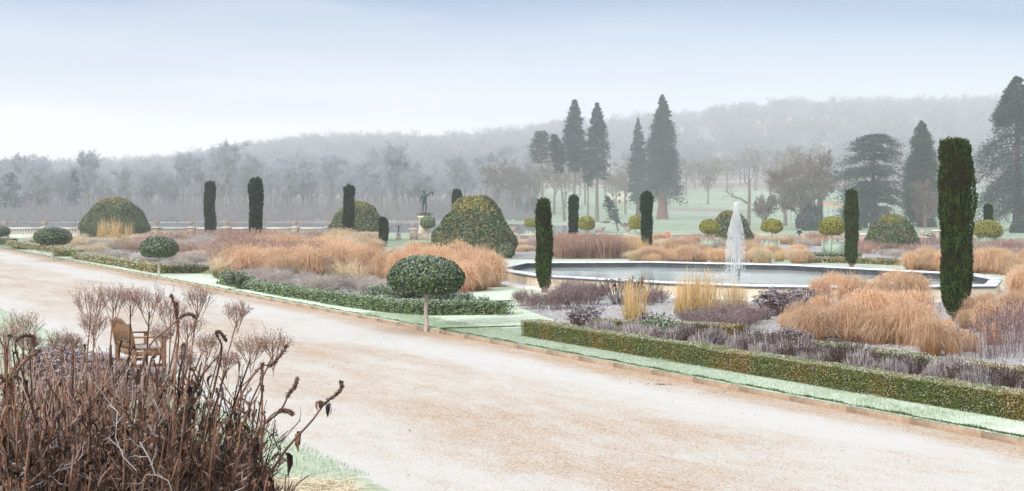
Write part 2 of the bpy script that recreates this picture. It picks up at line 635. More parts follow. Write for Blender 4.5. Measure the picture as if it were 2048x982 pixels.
def terrain_mat():
    """Frosted park grass beyond the garden, brown leaf litter and bracken under the woods."""
    m, t, b = new_mat('park_ground')
    ge = node(t, 'ShaderNodeNewGeometry')
    px_ = ge.outputs['Position']
    n1 = node(t, 'ShaderNodeTexNoise', Vector=px_, Scale=.02, Detail=6.0, Roughness=.6)
    n2 = node(t, 'ShaderNodeTexNoise', Vector=px_, Scale=.3, Detail=5.0, Roughness=.7)
    at_ = node(t, 'ShaderNodeAttribute', dict(attribute_name='v'))
    s = node(t, 'ShaderNodeSeparateColor', Color=at_.outputs['Color'])
    grass = mix_c(t, mrange(t, n1.outputs[0], .4, .6), (.19, .26, .145), (.30, .36, .255))
    grass = mix_c(t, mrange(t, n2.outputs[0], .45, .68, 0, .5), grass, (.52, .58, .54))
    wood = mix_c(t, mrange(t, n2.outputs[0], .4, .65), (.17, .12, .10), (.32, .26, .23))
    wood = mix_c(t, mrange(t, n1.outputs[0], .5, .62, 0, .6), wood, (.5, .5, .5))
    c = mix_c(t, s.outputs[0], grass, wood)
    setc(t, b, c)
    b.inputs['Roughness'].default_value = .95
    return m


M = {}
M['gravel'] = gravel_mat()
M['lawn'] = lawn_mat('frosted_lawn', (.20, .29, .15), (.53, .61, .525), .80)
M['verge'] = lawn_mat('frosted_verge', (.20, .29, .11), (.56, .62, .53), .60)
M['terrain'] = terrain_mat()
M['kerb'] = stone('sandstone_edging', (.27, .185, .12), (.40, .29, .20), 9.0, .15)
M['soil'] = stone('frosted_soil', (.13, .10, .085), (.40, .37, .38), 7.0, .25, bump=.8)
M['pale_stone'] = stone('weathered_stone', (.56, .49, .40), (.70, .64, .55), 3.0, .85)
M['urn_stone'] = stone('urn_stone', (.30, .23, .19), (.42, .34, .29), 3.0, .5)
M['pool_wall'] = stone('pool_wall_render', (.54, .45, .32), (.64, .56, .43), 1.6, .3, streak=(.30, .24, .15))
M['coping'] = stone('dark_coping', (.055, .06, .07), (.10, .105, .12), 4.0, 1.0, rough=.5, lo=.2, hi=.62)
M['pool_in'] = stone('pool_lining', (.03, .035, .045), (.07, .08, .09), 1.5, 0, rough=.4)
M['ice'] = None
M['bark'] = bark('grey_bark', (.10, .085, .07), (.22, .19, .16))
M['bark_dark'] = bark('dark_bark', (.045, .035, .028), (.11, .085, .07))
M['bark_red'] = bark('reddish_bark', (.13, .065, .045), (.24, .13, .095))
M['bark_lt'] = bark('pale_bark', (.30, .26, .22), (.46, .41, .36))
m_, t_, b_ = new_mat('frozen_water')
tcn_ = node(t_, 'ShaderNodeTexCoord')
n_ = node(t_, 'ShaderNodeTexNoise', Vector=tcn_.outputs['Object'], Scale=.28, Detail=4.0, Distortion=.6)
n2_ = node(t_, 'ShaderNodeTexNoise', Vector=tcn_.outputs['Object'], Scale=2.6, Detail=5.0)
setc(t_, b_, mix_c(t_, mrange(t_, n_.outputs[0], .46, .62, 0, .85, True), mix_c(t_, n2_.outputs[0], (.42, .48, .44), (.55, .60, .56)), (.20, .23, .21)))  # dark noise patches paint reflections into the ice colour
b_.inputs['Roughness'].default_value = .12
b_.inputs['Specular IOR Level'].default_value = .5
M['ice'] = m_
m_, t_, b_ = new_mat('lake_water')
setc(t_, b_, (.10, .11, .12))
b_.inputs['Roughness'].default_value = .1
M['lake'] = m_
m_, t_, b_ = new_mat('teak')
tcn_ = node(t_, 'ShaderNodeTexCoord')
mp_ = node(t_, 'ShaderNodeMapping', Vector=tcn_.outputs['Object'], Scale=(14, 14, 2.0))
n_ = node(t_, 'ShaderNodeTexNoise', Vector=mp_.outputs[0], Scale=2.0, Detail=5.0)
c_ = mix_c(t_, n_.outputs[0], (.15, .07, .032), (.25, .125, .06))
ge_ = node(t_, 'ShaderNodeNewGeometry')
gz_ = node(t_, 'ShaderNodeSeparateXYZ', Vector=ge_.outputs['Normal']).outputs[2]
c_ = mix_c(t_, mrange(t_, gz_, .7, .95, 0, .75), c_, FROST)
setc(t_, b_, c_)
b_.inputs['Roughness'].default_value = .6
M['teak'] = m_
m_, t_, b_ = new_mat('pale_green_paint')
n_ = node(t_, 'ShaderNodeTexNoise', Scale=3.0, Detail=4.0)
setc(t_, b_, mix_c(t_, n_.outputs[0], (.30, .40, .30), (.39, .48, .38)))
b_.inputs['Roughness'].default_value = .55
M['green_paint'] = m_
m_, t_, b_ = new_mat('dark_bronze')
n_ = node(t_, 'ShaderNodeTexNoise', Scale=3.0, Detail=4.0)
setc(t_, b_, mix_c(t_, n_.outputs[0], (.025, .033, .035), (.07, .09, .095)))
b_.inputs['Metallic'].default_value = .5
b_.inputs['Roughness'].default_value = .5
M['bronze'] = m_


def plain(name, c, rough=.7, **kw):
    m, t, b = new_mat(name)
    n = node(t, 'ShaderNodeTexNoise', Scale=4.0, Detail=4.0)
    setc(t, b, mix_c(t, n.outputs[0], [x * .8 for x in c], [min(1, x * 1.15) for x in c]))
    b.inputs['Roughness'].default_value = rough
    return m


M['iron'] = plain('dark_iron', (.05, .055, .06), .5)
M['red'] = plain('red_plastic', (.72, .05, .06), .5)
M['orange'] = plain('orange_netting', (.62, .27, .16), .8)
M['blue'] = plain('blue_fabric', (.12, .2, .5), .8)
M['cream'] = plain('cream_render', (.60, .56, .44), .8)
M['slate'] = plain('slate_roof', (.2, .2, .22), .8)
M['glass'] = plain('dark_pane', (.04, .05, .06), .2)
# water of the fountain: bright, broken, letting light through
m_, t_, b_ = new_mat('fountain_water')
setc(t_, b_, (.93, .95, .97))
b_.inputs['Roughness'].default_value = .3
tr_ = node(t_, 'ShaderNodeBsdfTransparent')
mx_ = node(t_, 'ShaderNodeMixShader', Fac=.88)
tl_ = node(t_, 'ShaderNodeBsdfTranslucent', Color=(.93, .95, .97))
m2_ = node(t_, 'ShaderNodeMixShader', Fac=.4)
t_.links.new(b_.outputs[0], m2_.inputs[1])
t_.links.new(tl_.outputs[0], m2_.inputs[2])
t_.links.new(tr_.outputs[0], mx_.inputs[1])
t_.links.new(m2_.outputs[0], mx_.inputs[2])
t_.links.new(mx_.outputs[0], t_.nodes['Material Output'].inputs[0])
M['water'] = m_

M['yew'] = leafy('yew_needles', [(.004, .010, .001), (.016, .040, .005), (.07, .125, .02), (.07, .05, .012)], .03, .3, .95, patch=(.026, .020, .005), patch_scale=1.3, spec=.03, rough=.95)
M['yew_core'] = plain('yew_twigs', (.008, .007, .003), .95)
M['yew_far'] = leafy('far_yew_needles', [(.005, .013, .003), (.014, .034, .008), (.04, .075, .018)], .03, .3, .95, spec=.03, rough=.95)  # duller needle mix for the distant columns
M['dome'] = leafy('clipped_holly_leaves', [(.024, .044, .013), (.045, .078, .022), (.080, .122, .034), (.125, .165, .05)], .38, .25, .95, (.58, .60, .50), patch=(.09, .085, .03), patch_scale=.8)
M['dome_top'] = leafy('yellowing_holly_leaves', [(.11, .12, .025), (.20, .19, .04), (.29, .26, .08)], .35, .25, .95, (.58, .58, .44))
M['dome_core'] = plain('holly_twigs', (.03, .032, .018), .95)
M['laurel'] = leafy('laurel_leaves', [(.010, .027, .007), (.022, .056, .013), (.052, .105, .024), (.12, .175, .04)], .65, .3, 1.0, (.50, .57, .52), rough=.42, spec=.5)
M['laurel_y'] = leafy('yellow_green_leaves', [(.13, .14, .012), (.25, .25, .025), (.38, .35, .06)], .3, .3, 1.0, (.52, .54, .36))
M['box'] = leafy('box_leaves', [(.070, .120, .010), (.105, .155, .012), (.14, .18, .014), (.19, .21, .02)], 1.0, .52, .85, (.80, .79, .68), patch=(.22, .14, .016), patch_scale=.7, fr_noise=6.0, trans=.25)
M['box_far'] = leafy('bronzed_box_leaves', [(.13, .14, .02), (.27, .19, .03), (.40, .24, .06)], .95, .3, .8, (.70, .74, .62), patch=(.10, .13, .02), patch_scale=.5)
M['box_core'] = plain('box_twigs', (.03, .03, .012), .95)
M['bush'] = leafy('green_bush_leaves', [(.035, .08, .02), (.065, .13, .032), (.11, .18, .05), (.18, .24, .08)], .8, .3, 1.0, (.62, .70, .62))
M['hak'] = leafy('orange_grass', [(.34, .16, .07), (.58, .31, .13), (.70, .43, .22), (.80, .62, .44), (.40, .24, .14)], .34, .05, .8, (.88, .76, .68), tip=(.90, .62, .42), tip_at=(.4, .95), tip_f=.72, root=(.36, .15, .045), by_obj=.2, alt=(.70, .48, .28), trans=.42)  # deep root colour paints the shade under and between the mounds
M['reed'] = leafy('golden_reed', [(.52, .33, .13), (.66, .47, .23), (.76, .60, .36)], 0, tip=(.80, .60, .34), tip_at=(.6, 1.0), tip_f=.6, root=(.30, .25, .06), by_obj=.1, trans=.4)
M['tan'] = leafy('tan_grass', [(.52, .37, .20), (.66, .51, .31), (.76, .63, .43)], .4, .1, .9, (.84, .78, .72), tip=(.82, .70, .55), tip_at=(.4, 1), by_obj=.15, trans=.45)
M['green_grass'] = leafy('olive_grass', [(.12, .14, .03), (.24, .24, .07), (.42, .38, .16)], .3, .2, .95, (.7, .72, .62), tip=(.66, .56, .34), tip_at=(.55, 1), tip_f=.8, by_obj=.12, trans=.4)
M['rust_stem'] = leafy('russet_stems', [(.22, .11, .085), (.34, .19, .14), (.46, .29, .22)], .3, .2, .95, tip=(.62, .45, .36), tip_at=(.5, 1), by_obj=.2, trans=.3)
M['twig'] = leafy('purple_twigs', [(.11, .065, .065), (.19, .12, .12), (.30, .21, .21)], .5, .1, .9, (.72, .67, .70), by_obj=.15, trans=.25)
M['twig_frost'] = leafy('frosted_lilac_twigs', [(.25, .19, .175), (.41, .335, .315), (.59, .52, .50)], .6, .0, .8, (.80, .78, .79), by_obj=.18, alt=(.40, .37, .28), trans=.4)
M['lav'] = leafy('grey_lavender', [(.12, .085, .08), (.24, .195, .19), (.42, .375, .375), (.60, .565, .57)], .8, .05, .85, (.80, .79, .81), by_obj=.15, trans=.3)
M['sedum'] = leafy('sedum_heads', [(.06, .022, .024), (.10, .04, .04), (.15, .07, .065)], .85, .45, .95, (.66, .62, .70))
M['dark_stem'] = leafy('dark_stems', [(.028, .015, .013), (.055, .028, .022), (.09, .05, .038)], .4, .3, .95, (.60, .57, .62))
M['brown_stem'] = leafy('brown_stems', [(.018, .007, .005), (.052, .021, .013), (.12, .052, .030), (.24, .13, .085)], .34, .25, .95, (.62, .55, .52), root=(.03, .016, .012))
M['dry_leaf'] = leafy('withered_leaves', [(.008, .004, .003), (.020, .009, .006), (.05, .022, .013), (.17, .085, .045)], .36, .35, 1.0, (.52, .45, .44))
M['umbel'] = leafy('seed_head_twigs', [(.16, .085, .065), (.28, .17, .135), (.42, .30, .25)], .3, .2, .95, (.66, .58, .56))
M['hay'] = leafy('dry_hay', [(.50, .40, .25), (.66, .55, .38), (.78, .69, .53)], .45, .2, .95, (.80, .78, .72))
M['turf'] = leafy('turf_blades', [(.20, .29, .13), (.42, .50, .36), (.58, .64, .54)], .4, .0, .8, (.76, .82, .79), trans=.4)
M['edge_turf'] = leafy('green_turf_edge', [(.05, .11, .015), (.09, .17, .025), (.15, .22, .05)], 0)
M['bare'] = leafy('bare_twigs', [(.17, .15, .135), (.23, .205, .19), (.29, .265, .245)], 0, by_obj=.14, trans=.4)
M['bare_mist'] = leafy('frosted_misty_twigs', [(.38, .405, .44), (.42, .445, .48), (.46, .485, .52)], 0, by_obj=.14, trans=.5)  # pale blue-grey paints the thicker lake mist into the frosted twigs
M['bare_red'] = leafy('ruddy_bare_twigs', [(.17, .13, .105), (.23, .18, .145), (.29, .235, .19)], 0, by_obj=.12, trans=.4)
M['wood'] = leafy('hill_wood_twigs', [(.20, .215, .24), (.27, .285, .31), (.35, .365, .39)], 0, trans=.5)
M['con'] = leafy('conifer_foliage', [(.004, .018, .016), (.009, .033, .029), (.020, .056, .047)], .10, .4, 1.0, (.35, .42, .42), by_obj=.15)
M['con_g'] = leafy('green_conifer_foliage', [(.009, .034, .014), (.018, .052, .021), (.035, .082, .034)], .10, .4, 1.0, (.35, .42, .38))
M['cedar'] = leafy('cedar_foliage', [(.010, .034, .025), (.022, .055, .042), (.045, .09, .07)], .18, .4, 1.0, (.42, .50, .48))
M['scrub'] = leafy('shore_scrub', [(.17, .165, .165), (.22, .215, .215), (.27, .265, .265)], 0, trans=.5)
M['litter'] = leafy('bed_litter', [(.10, .06, .04), (.22, .16, .12), (.45, .42, .42), (.70, .70, .72)], .5, .1, .9)
M['far_bush'] = leafy('evergreen_shrub_leaves', [(.02, .045, .035), (.035, .065, .05), (.06, .095, .075)], .2, .3, 1.0, (.4, .46, .44), by_obj=.15)

# ------------------------------------------------------------------ the setting: ground, path, lawns, beds, lake
rs = np.random.RandomState(7)
np.random.seed(11)
yv = np.concatenate([np.arange(-70, 40, 2.0), np.arange(40, 230, 6.0), np.arange(230, 640, 14), np.arange(640, 2801, 36)])
u = np.linspace(-1, 1, 121)
xv = 1650 * np.sign(u) * (0.04 * np.abs(u) + 0.96 * np.abs(u) ** 2.4)
X, Y = np.meshgrid(xv, yv)
Z = height(X, Y)
pxg = 1024 + F_PX * X / np.maximum(Y, 40)
woody = np.maximum(sstep(400, 440, Y) * (1 - sstep(850, 1050, pxg)), sstep(760, 830, Y))
woody = np.maximum(woody, sstep(560, 575, Y) * sstep(620, 600, Y) * sstep(1290, 1330, pxg) * sstep(1560, 1480, pxg) * .7)
nr, ncol = X.shape
idx = np.arange(nr * ncol).reshape(nr, ncol)
F = np.stack([idx[:-1, :-1], idx[:-1, 1:], idx[1:, 1:], idx[1:, :-1]], -1).reshape(-1, 4)
mb = MB()
mb.add(np.stack([X, Y, Z], -1).reshape(-1, 3), F, np.stack([woody, woody, woody], -1).reshape(-1, 3))
structure(mb.build('ground', M['terrain'], smooth=True))

PQ0, PQ1 = 6.0, 14.66
mb = MB()
pv = np.arange(-20, 232, 4.0)
qv = np.linspace(PQ0 - .15, PQ1, 8)
Q, P = np.meshgrid(qv, pv)
idx = np.arange(Q.size).reshape(Q.shape)
F = np.stack([idx[:-1, :-1], idx[:-1, 1:], idx[1:, 1:], idx[1:, :-1]], -1).reshape(-1, 4)
Zp = np.full(Q.shape, -0.1)
mb.add(np.stack([Q, P, Zp], -1).reshape(-1, 3), F)
o = structure(mb.build('gravel_path', M['gravel']))
o.rotation_euler = (0, 0, TH)

# grass verge on the near side, rising to the bank the photograph was taken from; its edge on the gravel is ragged
mb = MB()
qv = np.concatenate([np.arange(-14, 5.2, .4), np.linspace(5.2, PQ0 + .25, 8)])
pv = np.concatenate([np.arange(-14, 45, .5), np.arange(45, 180, 4.0)])
Q, P = np.meshgrid(qv, pv)
Q = Q + np.where(Q > 5.2, (0.16 * np.sin(P * 1.7) + .12 * np.sin(P * 4.3 + 1) + .07 * np.sin(P * 9.1)) * sstep(5.1, 5.9, Q), 0)
XX, YY = qp(Q, P)
ZZ = -0.092 + bank(XX, YY) + .02 * np.sin(Q * 3) * np.sin(P * 2.3) * sstep(5.6, 4.5, Q) - .012 * sstep(5.75, 6.2, Q)
idx = np.arange(Q.size).reshape(Q.shape)
F = np.stack([idx[:-1, :-1], idx[:-1, 1:], idx[1:, 1:], idx[1:, :-1]], -1).reshape(-1, 4)
mb.add(np.stack([XX, YY, ZZ], -1).reshape(-1, 3), F)
structure(mb.build('grass_verge', M['verge'], smooth=True))

# two lawn panels beyond the path, parted by a narrow channel beside the nearest standard tree
PSPLIT = 36.3


def slab(name, q0, q1, p0, p1, z0, z1, mat):
    b = MB()
    c = [qp(q0, p0), qp(q1, p0), qp(q1, p1), qp(q0, p1)]
    V = [(x, y, z0) for x, y in c] + [(x, y, z1) for x, y in c]
    b.add(V, [(4, 5, 6, 7), (0, 1, 5, 4), (1, 2, 6, 5), (2, 3, 7, 6), (3, 0, 4, 7)])
    return structure(b.build(name, mat))


slab('lawn', PQ1 + .07, 75, 2, PSPLIT, -.2, 0.0, M['lawn'])
slab('lawn', PQ1 + .07, 75, PSPLIT + .35, 118, -.2, 0.0, M['lawn'])
slab('lawn', 16.3, 75, PSPLIT, PSPLIT + .35, -.2, 0.0, M['lawn'])
mb = MB()
for p0, p1 in ((2, PSPLIT), (PSPLIT + .35, 150)):
    k = p0
    while k < p1:
        e = min(k + 1.5, p1)
        c = [qp(PQ1, k + .006), qp(PQ1 + .068, k + .006), qp(PQ1 + .068, e), qp(PQ1, e)]
        dz = rs.uniform(-.008, .004)
        V = [(x, y, -.14) for x, y in c] + [(x, y, -.018 + dz) for x, y in c]
        mb.add(V, [(4, 5, 6, 7), (0, 1, 5, 4), (1, 2, 6, 5), (2, 3, 7, 6), (3, 0, 4, 7)])
        k = e
for s_ in (0, 1):
    pp = PSPLIT + (.003 if s_ == 0 else .347 - .05)
    c = [qp(PQ1 + .07, pp), qp(16.3, pp), qp(16.3, pp + .05), qp(PQ1 + .07, pp + .05)]
    V = [(x, y, -.14) for x, y in c] + [(x, y, -.02) for x, y in c]
    mb.add(V, [(4, 5, 6, 7), (0, 1, 5, 4), (1, 2, 6, 5), (2, 3, 7, 6), (3, 0, 4, 7)])
structure(mb.build('path_edging', M['kerb']))


def bed(pix, z=0.006):
    b = MB()
    poly_sheet(b, [at(*p_) for p_ in pix], z)
    return structure(b.build('planting_bed', M['soil']))


BED_R = [(1050, 664), (1110, 640), (1030, 612), (1180, 588), (1500, 596), (2050, 606), (2500, 690), (2120, 840), (1600, 757)]
BED_L = [(1008, 622), (850, 622), (660, 600), (450, 566), (420, 535), (700, 490), (1000, 545), (985, 578), (925, 586)]
BED_LL = [(415, 541), (160, 520), (330, 484), (760, 484), (640, 512)]
BED_F = [(150, 508), (20, 492), (100, 481), (300, 481)]
BED_B = [(1010, 519), (1300, 512), (1600, 518), (1800, 521), (1900, 541), (2150, 545), (2150, 482), (1010, 479)]
for i, b_ in enumerate((BED_R, BED_L, BED_LL, BED_F, BED_B)):
    bed(b_, .006 + .004 * i)

# lake beyond the balustrade on the left
mb = MB()
mb.add([(-330, 205, -1.15), (20, 205, -1.15), (10, 440, -1.15), (-400, 440, -1.15)], [(0, 1, 2, 3)])
structure(mb.build('lake_water', M['lake']))

# the air: thin winter mist
mb = MB()
box(mb, -1700, 1700, -74, 2830, -8, 160)
m_ = bpy.data.materials.new('mist')
m_.use_nodes = True
t_ = m_.node_tree
t_.nodes.clear()
pvn = node(t_, 'ShaderNodeVolumePrincipled', Color=(.89, .935, .99), Density=.00054, Anisotropy=0.0)
o_ = node(t_, 'ShaderNodeOutputMaterial', Volume=pvn.outputs[0])
hz = mb.build('haze', m_)
hz['kind'] = 'stuff'
hz['label'] = 'thin pale winter mist hanging over the whole park'

# ------------------------------------------------------------------ the pool and its fountain
POOL = [(985, 534), (1036, 523.5), (1300, 522), (1590, 528), (1845, 541), (1960, 547), (2006, 556), (1994, 569.5), (1700, 572.5), (1500, 569.5), (1320, 563), (1072, 549.5), (1010, 540)]
RIM_Z = .50
pool = thing('stone_pool', 'long raised pool with pale rendered wall, dark frosted coping and half-frozen water', 'pool', (0, 0, 0))
outer = np.array([at(x, y, RIM_Z)[:2] for x, y in POOL])
cen = outer.mean(0)


def inset(poly, d):
    n = len(poly)
    out = []
    for i in range(n):
        a, b, c = poly[i - 1], poly[i], poly[(i + 1) % n]
        d1, d2 = norm(b - a), norm(c - b)
        n1, n2 = np.array([-d1[1], d1[0]]), np.array([-d2[1], d2[0]])
        if np.dot(n1, cen - b) < 0:
            n1 = -n1
        if np.dot(n2, cen - b) < 0:
            n2 = -n2
        h = norm(n1 + n2)
        out.append(b + h * d / max(.45, np.dot(h, n1)))
    return np.array(out)


def ring(mb, polys, zs):
    n = len(polys[0])
    V = np.concatenate([np.c_[p_, np.full(n, z)] for p_, z in zip(polys, zs)])
    F = [(r * n + i, r * n + (i + 1) % n, (r + 1) * n + (i + 1) % n, (r + 1) * n + i) for r in range(len(polys) - 1) for i in range(n)]
    mb.add(V, F)


wo_ = inset(outer, .09)
mb = MB()
ring(mb, [inset(outer, .05), inset(outer, .05), wo_, wo_], [-.02, .07, .075, RIM_Z - .115])
mb.build('wall', M['pool_wall'], pool)
mb = MB()
ring(mb, [inset(outer, d) for d in (.12, .03, 0.0, .015, .10, .34, .43, .46, .44, .40)],
     [RIM_Z - .12, RIM_Z - .118, RIM_Z - .075, RIM_Z - .03, RIM_Z, RIM_Z + .004, RIM_Z - .02, RIM_Z - .06, RIM_Z - .11, RIM_Z - .112])
# dark joints between the coping stones
mb.build('coping', M['coping'], pool)
jt = MB()
for i in range(len(outer)):
    a, b = outer[i - 1], outer[i]
    n = max(1, int(np.linalg.norm(b - a) / 1.8))
    ia, ib = inset(outer, .45)[i - 1], inset(outer, .45)[i]
    for k in range(n):
        f = (k + (.5 if n > 1 else 0.0)) / n
        beam(jt, [*(a + (b - a) * f), RIM_Z + .0015], [*(ia + (ib - ia) * f), RIM_Z + .0015], .016, .012)
jt.build('coping_joints', M['iron'], pool)
mb = MB()
win = inset(outer, .41)
ring(mb, [win, win], [RIM_Z - .113, -.1])
mb.build('lining', M['pool_in'], pool)
mb = MB()
poly_sheet(mb, win, .23)
mb.build('water', M['ice'], pool)
mb = MB()
ring(mb, [inset(outer, .03), inset(outer, -.75)], [.05, .046])
ring(mb, [inset(outer, -.75), inset(outer, -.77)], [.046, -.02])
structure(mb.build('pool_paving', M['pale_stone']))

FY = 65.0
fx, fy = (1478 - 1024) / F_PX * FY, FY
ft = thing('fountain', 'white fountain jet rising from the pool and spraying to the left', 'fountain', (fx, fy, .23))
mb = MB()
lathe(mb, [(.07, -.1), (.07, .02), (.045, .05), (.04, .2), (.055, .21), (.055, .24), (.025, .25), (.02, .3), (.0, .3)], 12)
mb.build('nozzle', M['iron'], ft)
top = zat(403, FY) - .23
mb = MB()
r_ = np.random.RandomState(3)
# rising core: a bundle of thin strands of water
n = 46
tt = np.linspace(0, 1, 9)
a_ = r_.rand(n) * 6.28
sp_ = r_.rand(n) ** .7
P = np.zeros((n, 9, 3))
hh = top * (.88 + .12 * r_.rand(n))
for i in range(9):
    rad = .012 + .075 * tt[i] ** 1.6
    P[:, i, 0] = np.cos(a_) * sp_ * rad - .10 * tt[i] ** 2.2
    P[:, i, 1] = np.sin(a_) * sp_ * rad
    P[:, i, 2] = .28 + (hh - .28) * tt[i]
tubes(mb, P, np.full((n, 9), .012) * (1 + r_.rand(n, 1)), 4)
# falling water: arcs breaking into drops, drifting left
n = 520
a_ = r_.rand(n) * 6.28
rad_ = r_.rand(n) ** .8
dx = -.10 + rad_ * .50 * np.cos(a_)
dy = rad_ * .40 * np.sin(a_)
hh = top * (.70 + .30 * (1 - rad_ ** 1.5) * (.7 + .3 * r_.rand(n)))
for j in range(36):
    s0 = r_.rand(n) ** 1.1
    ln = .02 + .06 * r_.rand(n)
    keep = r_.rand(n) < (1.0 - .86 * s0) * (1 - .72 * rad_)
    pts = []
    for s in (s0, np.minimum(s0 + ln * .5, 1), np.minimum(s0 + ln, 1)):
        e = .32 + .68 * np.sqrt(s)
        pts.append(np.stack([-.06 + (dx + .0) * e, dy * e, hh - (hh - .02) * s ** 1.35], -1))
    P = np.stack(pts, 1)[keep]
    R = (np.array([.3, 1, .3])[None] * (.003 + .0055 * r_.rand(len(P), 1) ** 2))
    tubes(mb, P, R, 3)
# rounded head of the jet
C = np.c_[r_.randn(500) * .05 - .10, r_.randn(500) * .045, top - .05 - np.abs(r_.randn(500)) * .3]
P = np.stack([C - [[0, 0, .03]], C, C + [[0, 0, .03]]], 1)
tubes(mb, P, np.array([.3, 1, .3])[None] * np.full((500, 1), .011), 3)
# splash on the ice
C = np.c_[r_.randn(260) * .42 - .5, r_.randn(260) * .3, np.abs(r_.randn(260)) * .04 + .01]
P = np.stack([C - [[0, 0, .02]], C, C + [[0, 0, .02]]], 1)
tubes(mb, P, np.array([.3, 1, .3])[None] * np.full((260, 1), .012), 3)
mb.build('spray', M['water'], ft)
# small spout standing in the right end of the water
p_ = at(1772, 559, .23)
sp = thing('water_spout', 'small upright spout with frosted cap in the right end of the pool', 'spout', p_)
b = MB()
lathe(b, [(.05, -.1), (.05, .16), (.0, .16)], 10)
b.build('pipe', M['iron'], sp)
b = MB()
lathe(b, [(.0, .161), (.12, .161), (.12, .2), (.08, .23), (0, .235)], 10)
b.build('cap', M['pale_stone'], sp)

# ------------------------------------------------------------------ clipped greenery
def revolve_pts(rng, prof, n):
    prof = np.array(prof, float)
    d = np.diff(prof, axis=0)
    area = np.linalg.norm(d, axis=1) * (prof[:-1, 0] + prof[1:, 0]) + 1e-6
    k = rng.choice(len(d), n, p=area / area.sum())
    f = rng.rand(n)
    # denser towards the wider end of each band
    r0, r1 = prof[k, 0], prof[k + 1, 0]
    r = r0 + (r1 - r0) * f
    z = prof[k, 1] + d[k, 1] * f
    a = rng.rand(n) * 2 * pi
    nr_, nz_ = d[k, 1], -d[k, 0]
    l = np.hypot(nr_, nz_) + 1e-9
    N_ = np.c_[nr_ / l * np.cos(a), nr_ / l * np.sin(a), nz_ / l]
    return np.c_[r * np.cos(a), r * np.sin(a), z], N_, a


def leaf_solid(prof, n, size, seed, lump=.06, lf=6.0, depth=.08, asp=.55, up=.2, loose=.7, core=.9, m=20, fold=.25, colmat=0):
    """Leaves over a solid of revolution with lumps in it; outward normals come from a profile that runs upward."""
    rng = np.random.RandomState(seed)
    mb = MB()
    Pp, N_, a = revolve_pts(rng, prof, n)
    lm = snoise(Pp, lf, seed + 1)
    Pp = Pp + N_ * (lm * lump + (rng.rand(n) - .75) * depth)[:, None]
    Nn = norm(N_ + rng.randn(n, 3) * loose)
    tdir = np.cross(Nn, rng.randn(n, 3))
    tdir = norm(tdir) + np.array([0, 0, up]) + N_ * .35
    cards(mb, Pp, Nn, tdir, size * (.7 + .6 * rng.rand(n)), size * asp * (.7 + .6 * rng.rand(n)), None, 0, fold)
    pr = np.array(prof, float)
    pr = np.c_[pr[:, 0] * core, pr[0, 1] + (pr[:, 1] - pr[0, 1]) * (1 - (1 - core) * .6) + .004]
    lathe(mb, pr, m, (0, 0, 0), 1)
    return mb


def column_model(name, H, Rr, seed, n, size, mats, taper=.12, jag=.16, point=0.0, ribs=9):
    """An upright yew column: ribs of upright shoots, ragged flat top, a little narrower at the foot."""
    rng = np.random.RandomState(seed)
    t = thing(name, 'x', 'yew')
    z0 = .22 * min(1, H / 3)
    prof = [(Rr * .55, z0), (Rr * .78, H * .12), (Rr * (1 - taper * .5), H * .3), (Rr, H * .6), (Rr * (1.03 - point * .3), H * .86), (Rr * (.96 - point * .5), H * .96), (Rr * (.72 - point * .5), H * .992), (.02, H)]
    k = n // 7
    Pp, N_, a = revolve_pts(rng, prof, k)
    rib = np.sin(a * ribs + 2.2 * np.sin(Pp[:, 2] * .9 + seed)) * .075 + snoise(Pp * [1, 1, .35], 8.0 / max(Rr, .2) * .5, seed) * .13 + snoise(Pp * [1, 1, .6], 18.0, seed + 3) * .05
    Pp = Pp + N_ * ((rib + (rng.rand(k) - .7) * .10) * Rr * 1.6)[:, None]
    up = norm(np.c_[N_[:, 0] * .28, N_[:, 1] * .28, np.ones(k)] + rng.randn(k, 3) * .12)
    mb = MB()
    g0 = rng.rand(k)
    for j in range(7):
        off = (j / 6.0 - .35) * size * 1.8
        C = Pp + up * off + rng.randn(k, 3) * size * .13
        out = norm(N_ * .55 + rng.randn(k, 3) * .75 + [0, 0, .25])
        U = norm(up * .9 + out * .8)
        cards(mb, C, norm(np.cross(U, rng.randn(k, 3))), U, size * (.8 + .5 * rng.rand(k)), size * .34, np.clip(g0 * .75 + rng.rand(k) * .3 - .1, 0, 1), 0, .1)
    # ragged leading shoots on top
    nt_ = 70
    aa, rr = rng.rand(nt_) * 6.28, Rr * .9 * np.sqrt(rng.rand(nt_)) * (1 - point * .7)
    hh = H * jag * .36 * (.15 + rng.rand(nt_))
    for j in range(8):
        C = np.c_[rr * np.cos(aa), rr * np.sin(aa), H * .985 + hh * (j / 8.0 - .2)] + rng.randn(nt_, 3) * .012
        cards(mb, C, rng.randn(nt_, 3), norm(np.c_[rng.randn(nt_, 2) * .5, np.ones(nt_)]), size * 1.2, size * .4, None, 0)
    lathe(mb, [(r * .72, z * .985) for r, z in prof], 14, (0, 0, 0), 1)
    mb.build('foliage', mats, t)
    b = MB()
    for j in range(5):
        an = j * 1.257
        P = np.array([[[.05 * cos(an) * Rr * 4, .05 * sin(an) * Rr * 4, -.12], [Rr * .3 * cos(an), Rr * .3 * sin(an), H * .12], [Rr * .5 * cos(an), Rr * .5 * sin(an), H * .35]]])
        tubes(b, P, np.array([[.05, .04, .03]]), 6)
    b.build('trunk', M['bark_red'], t)
    return t


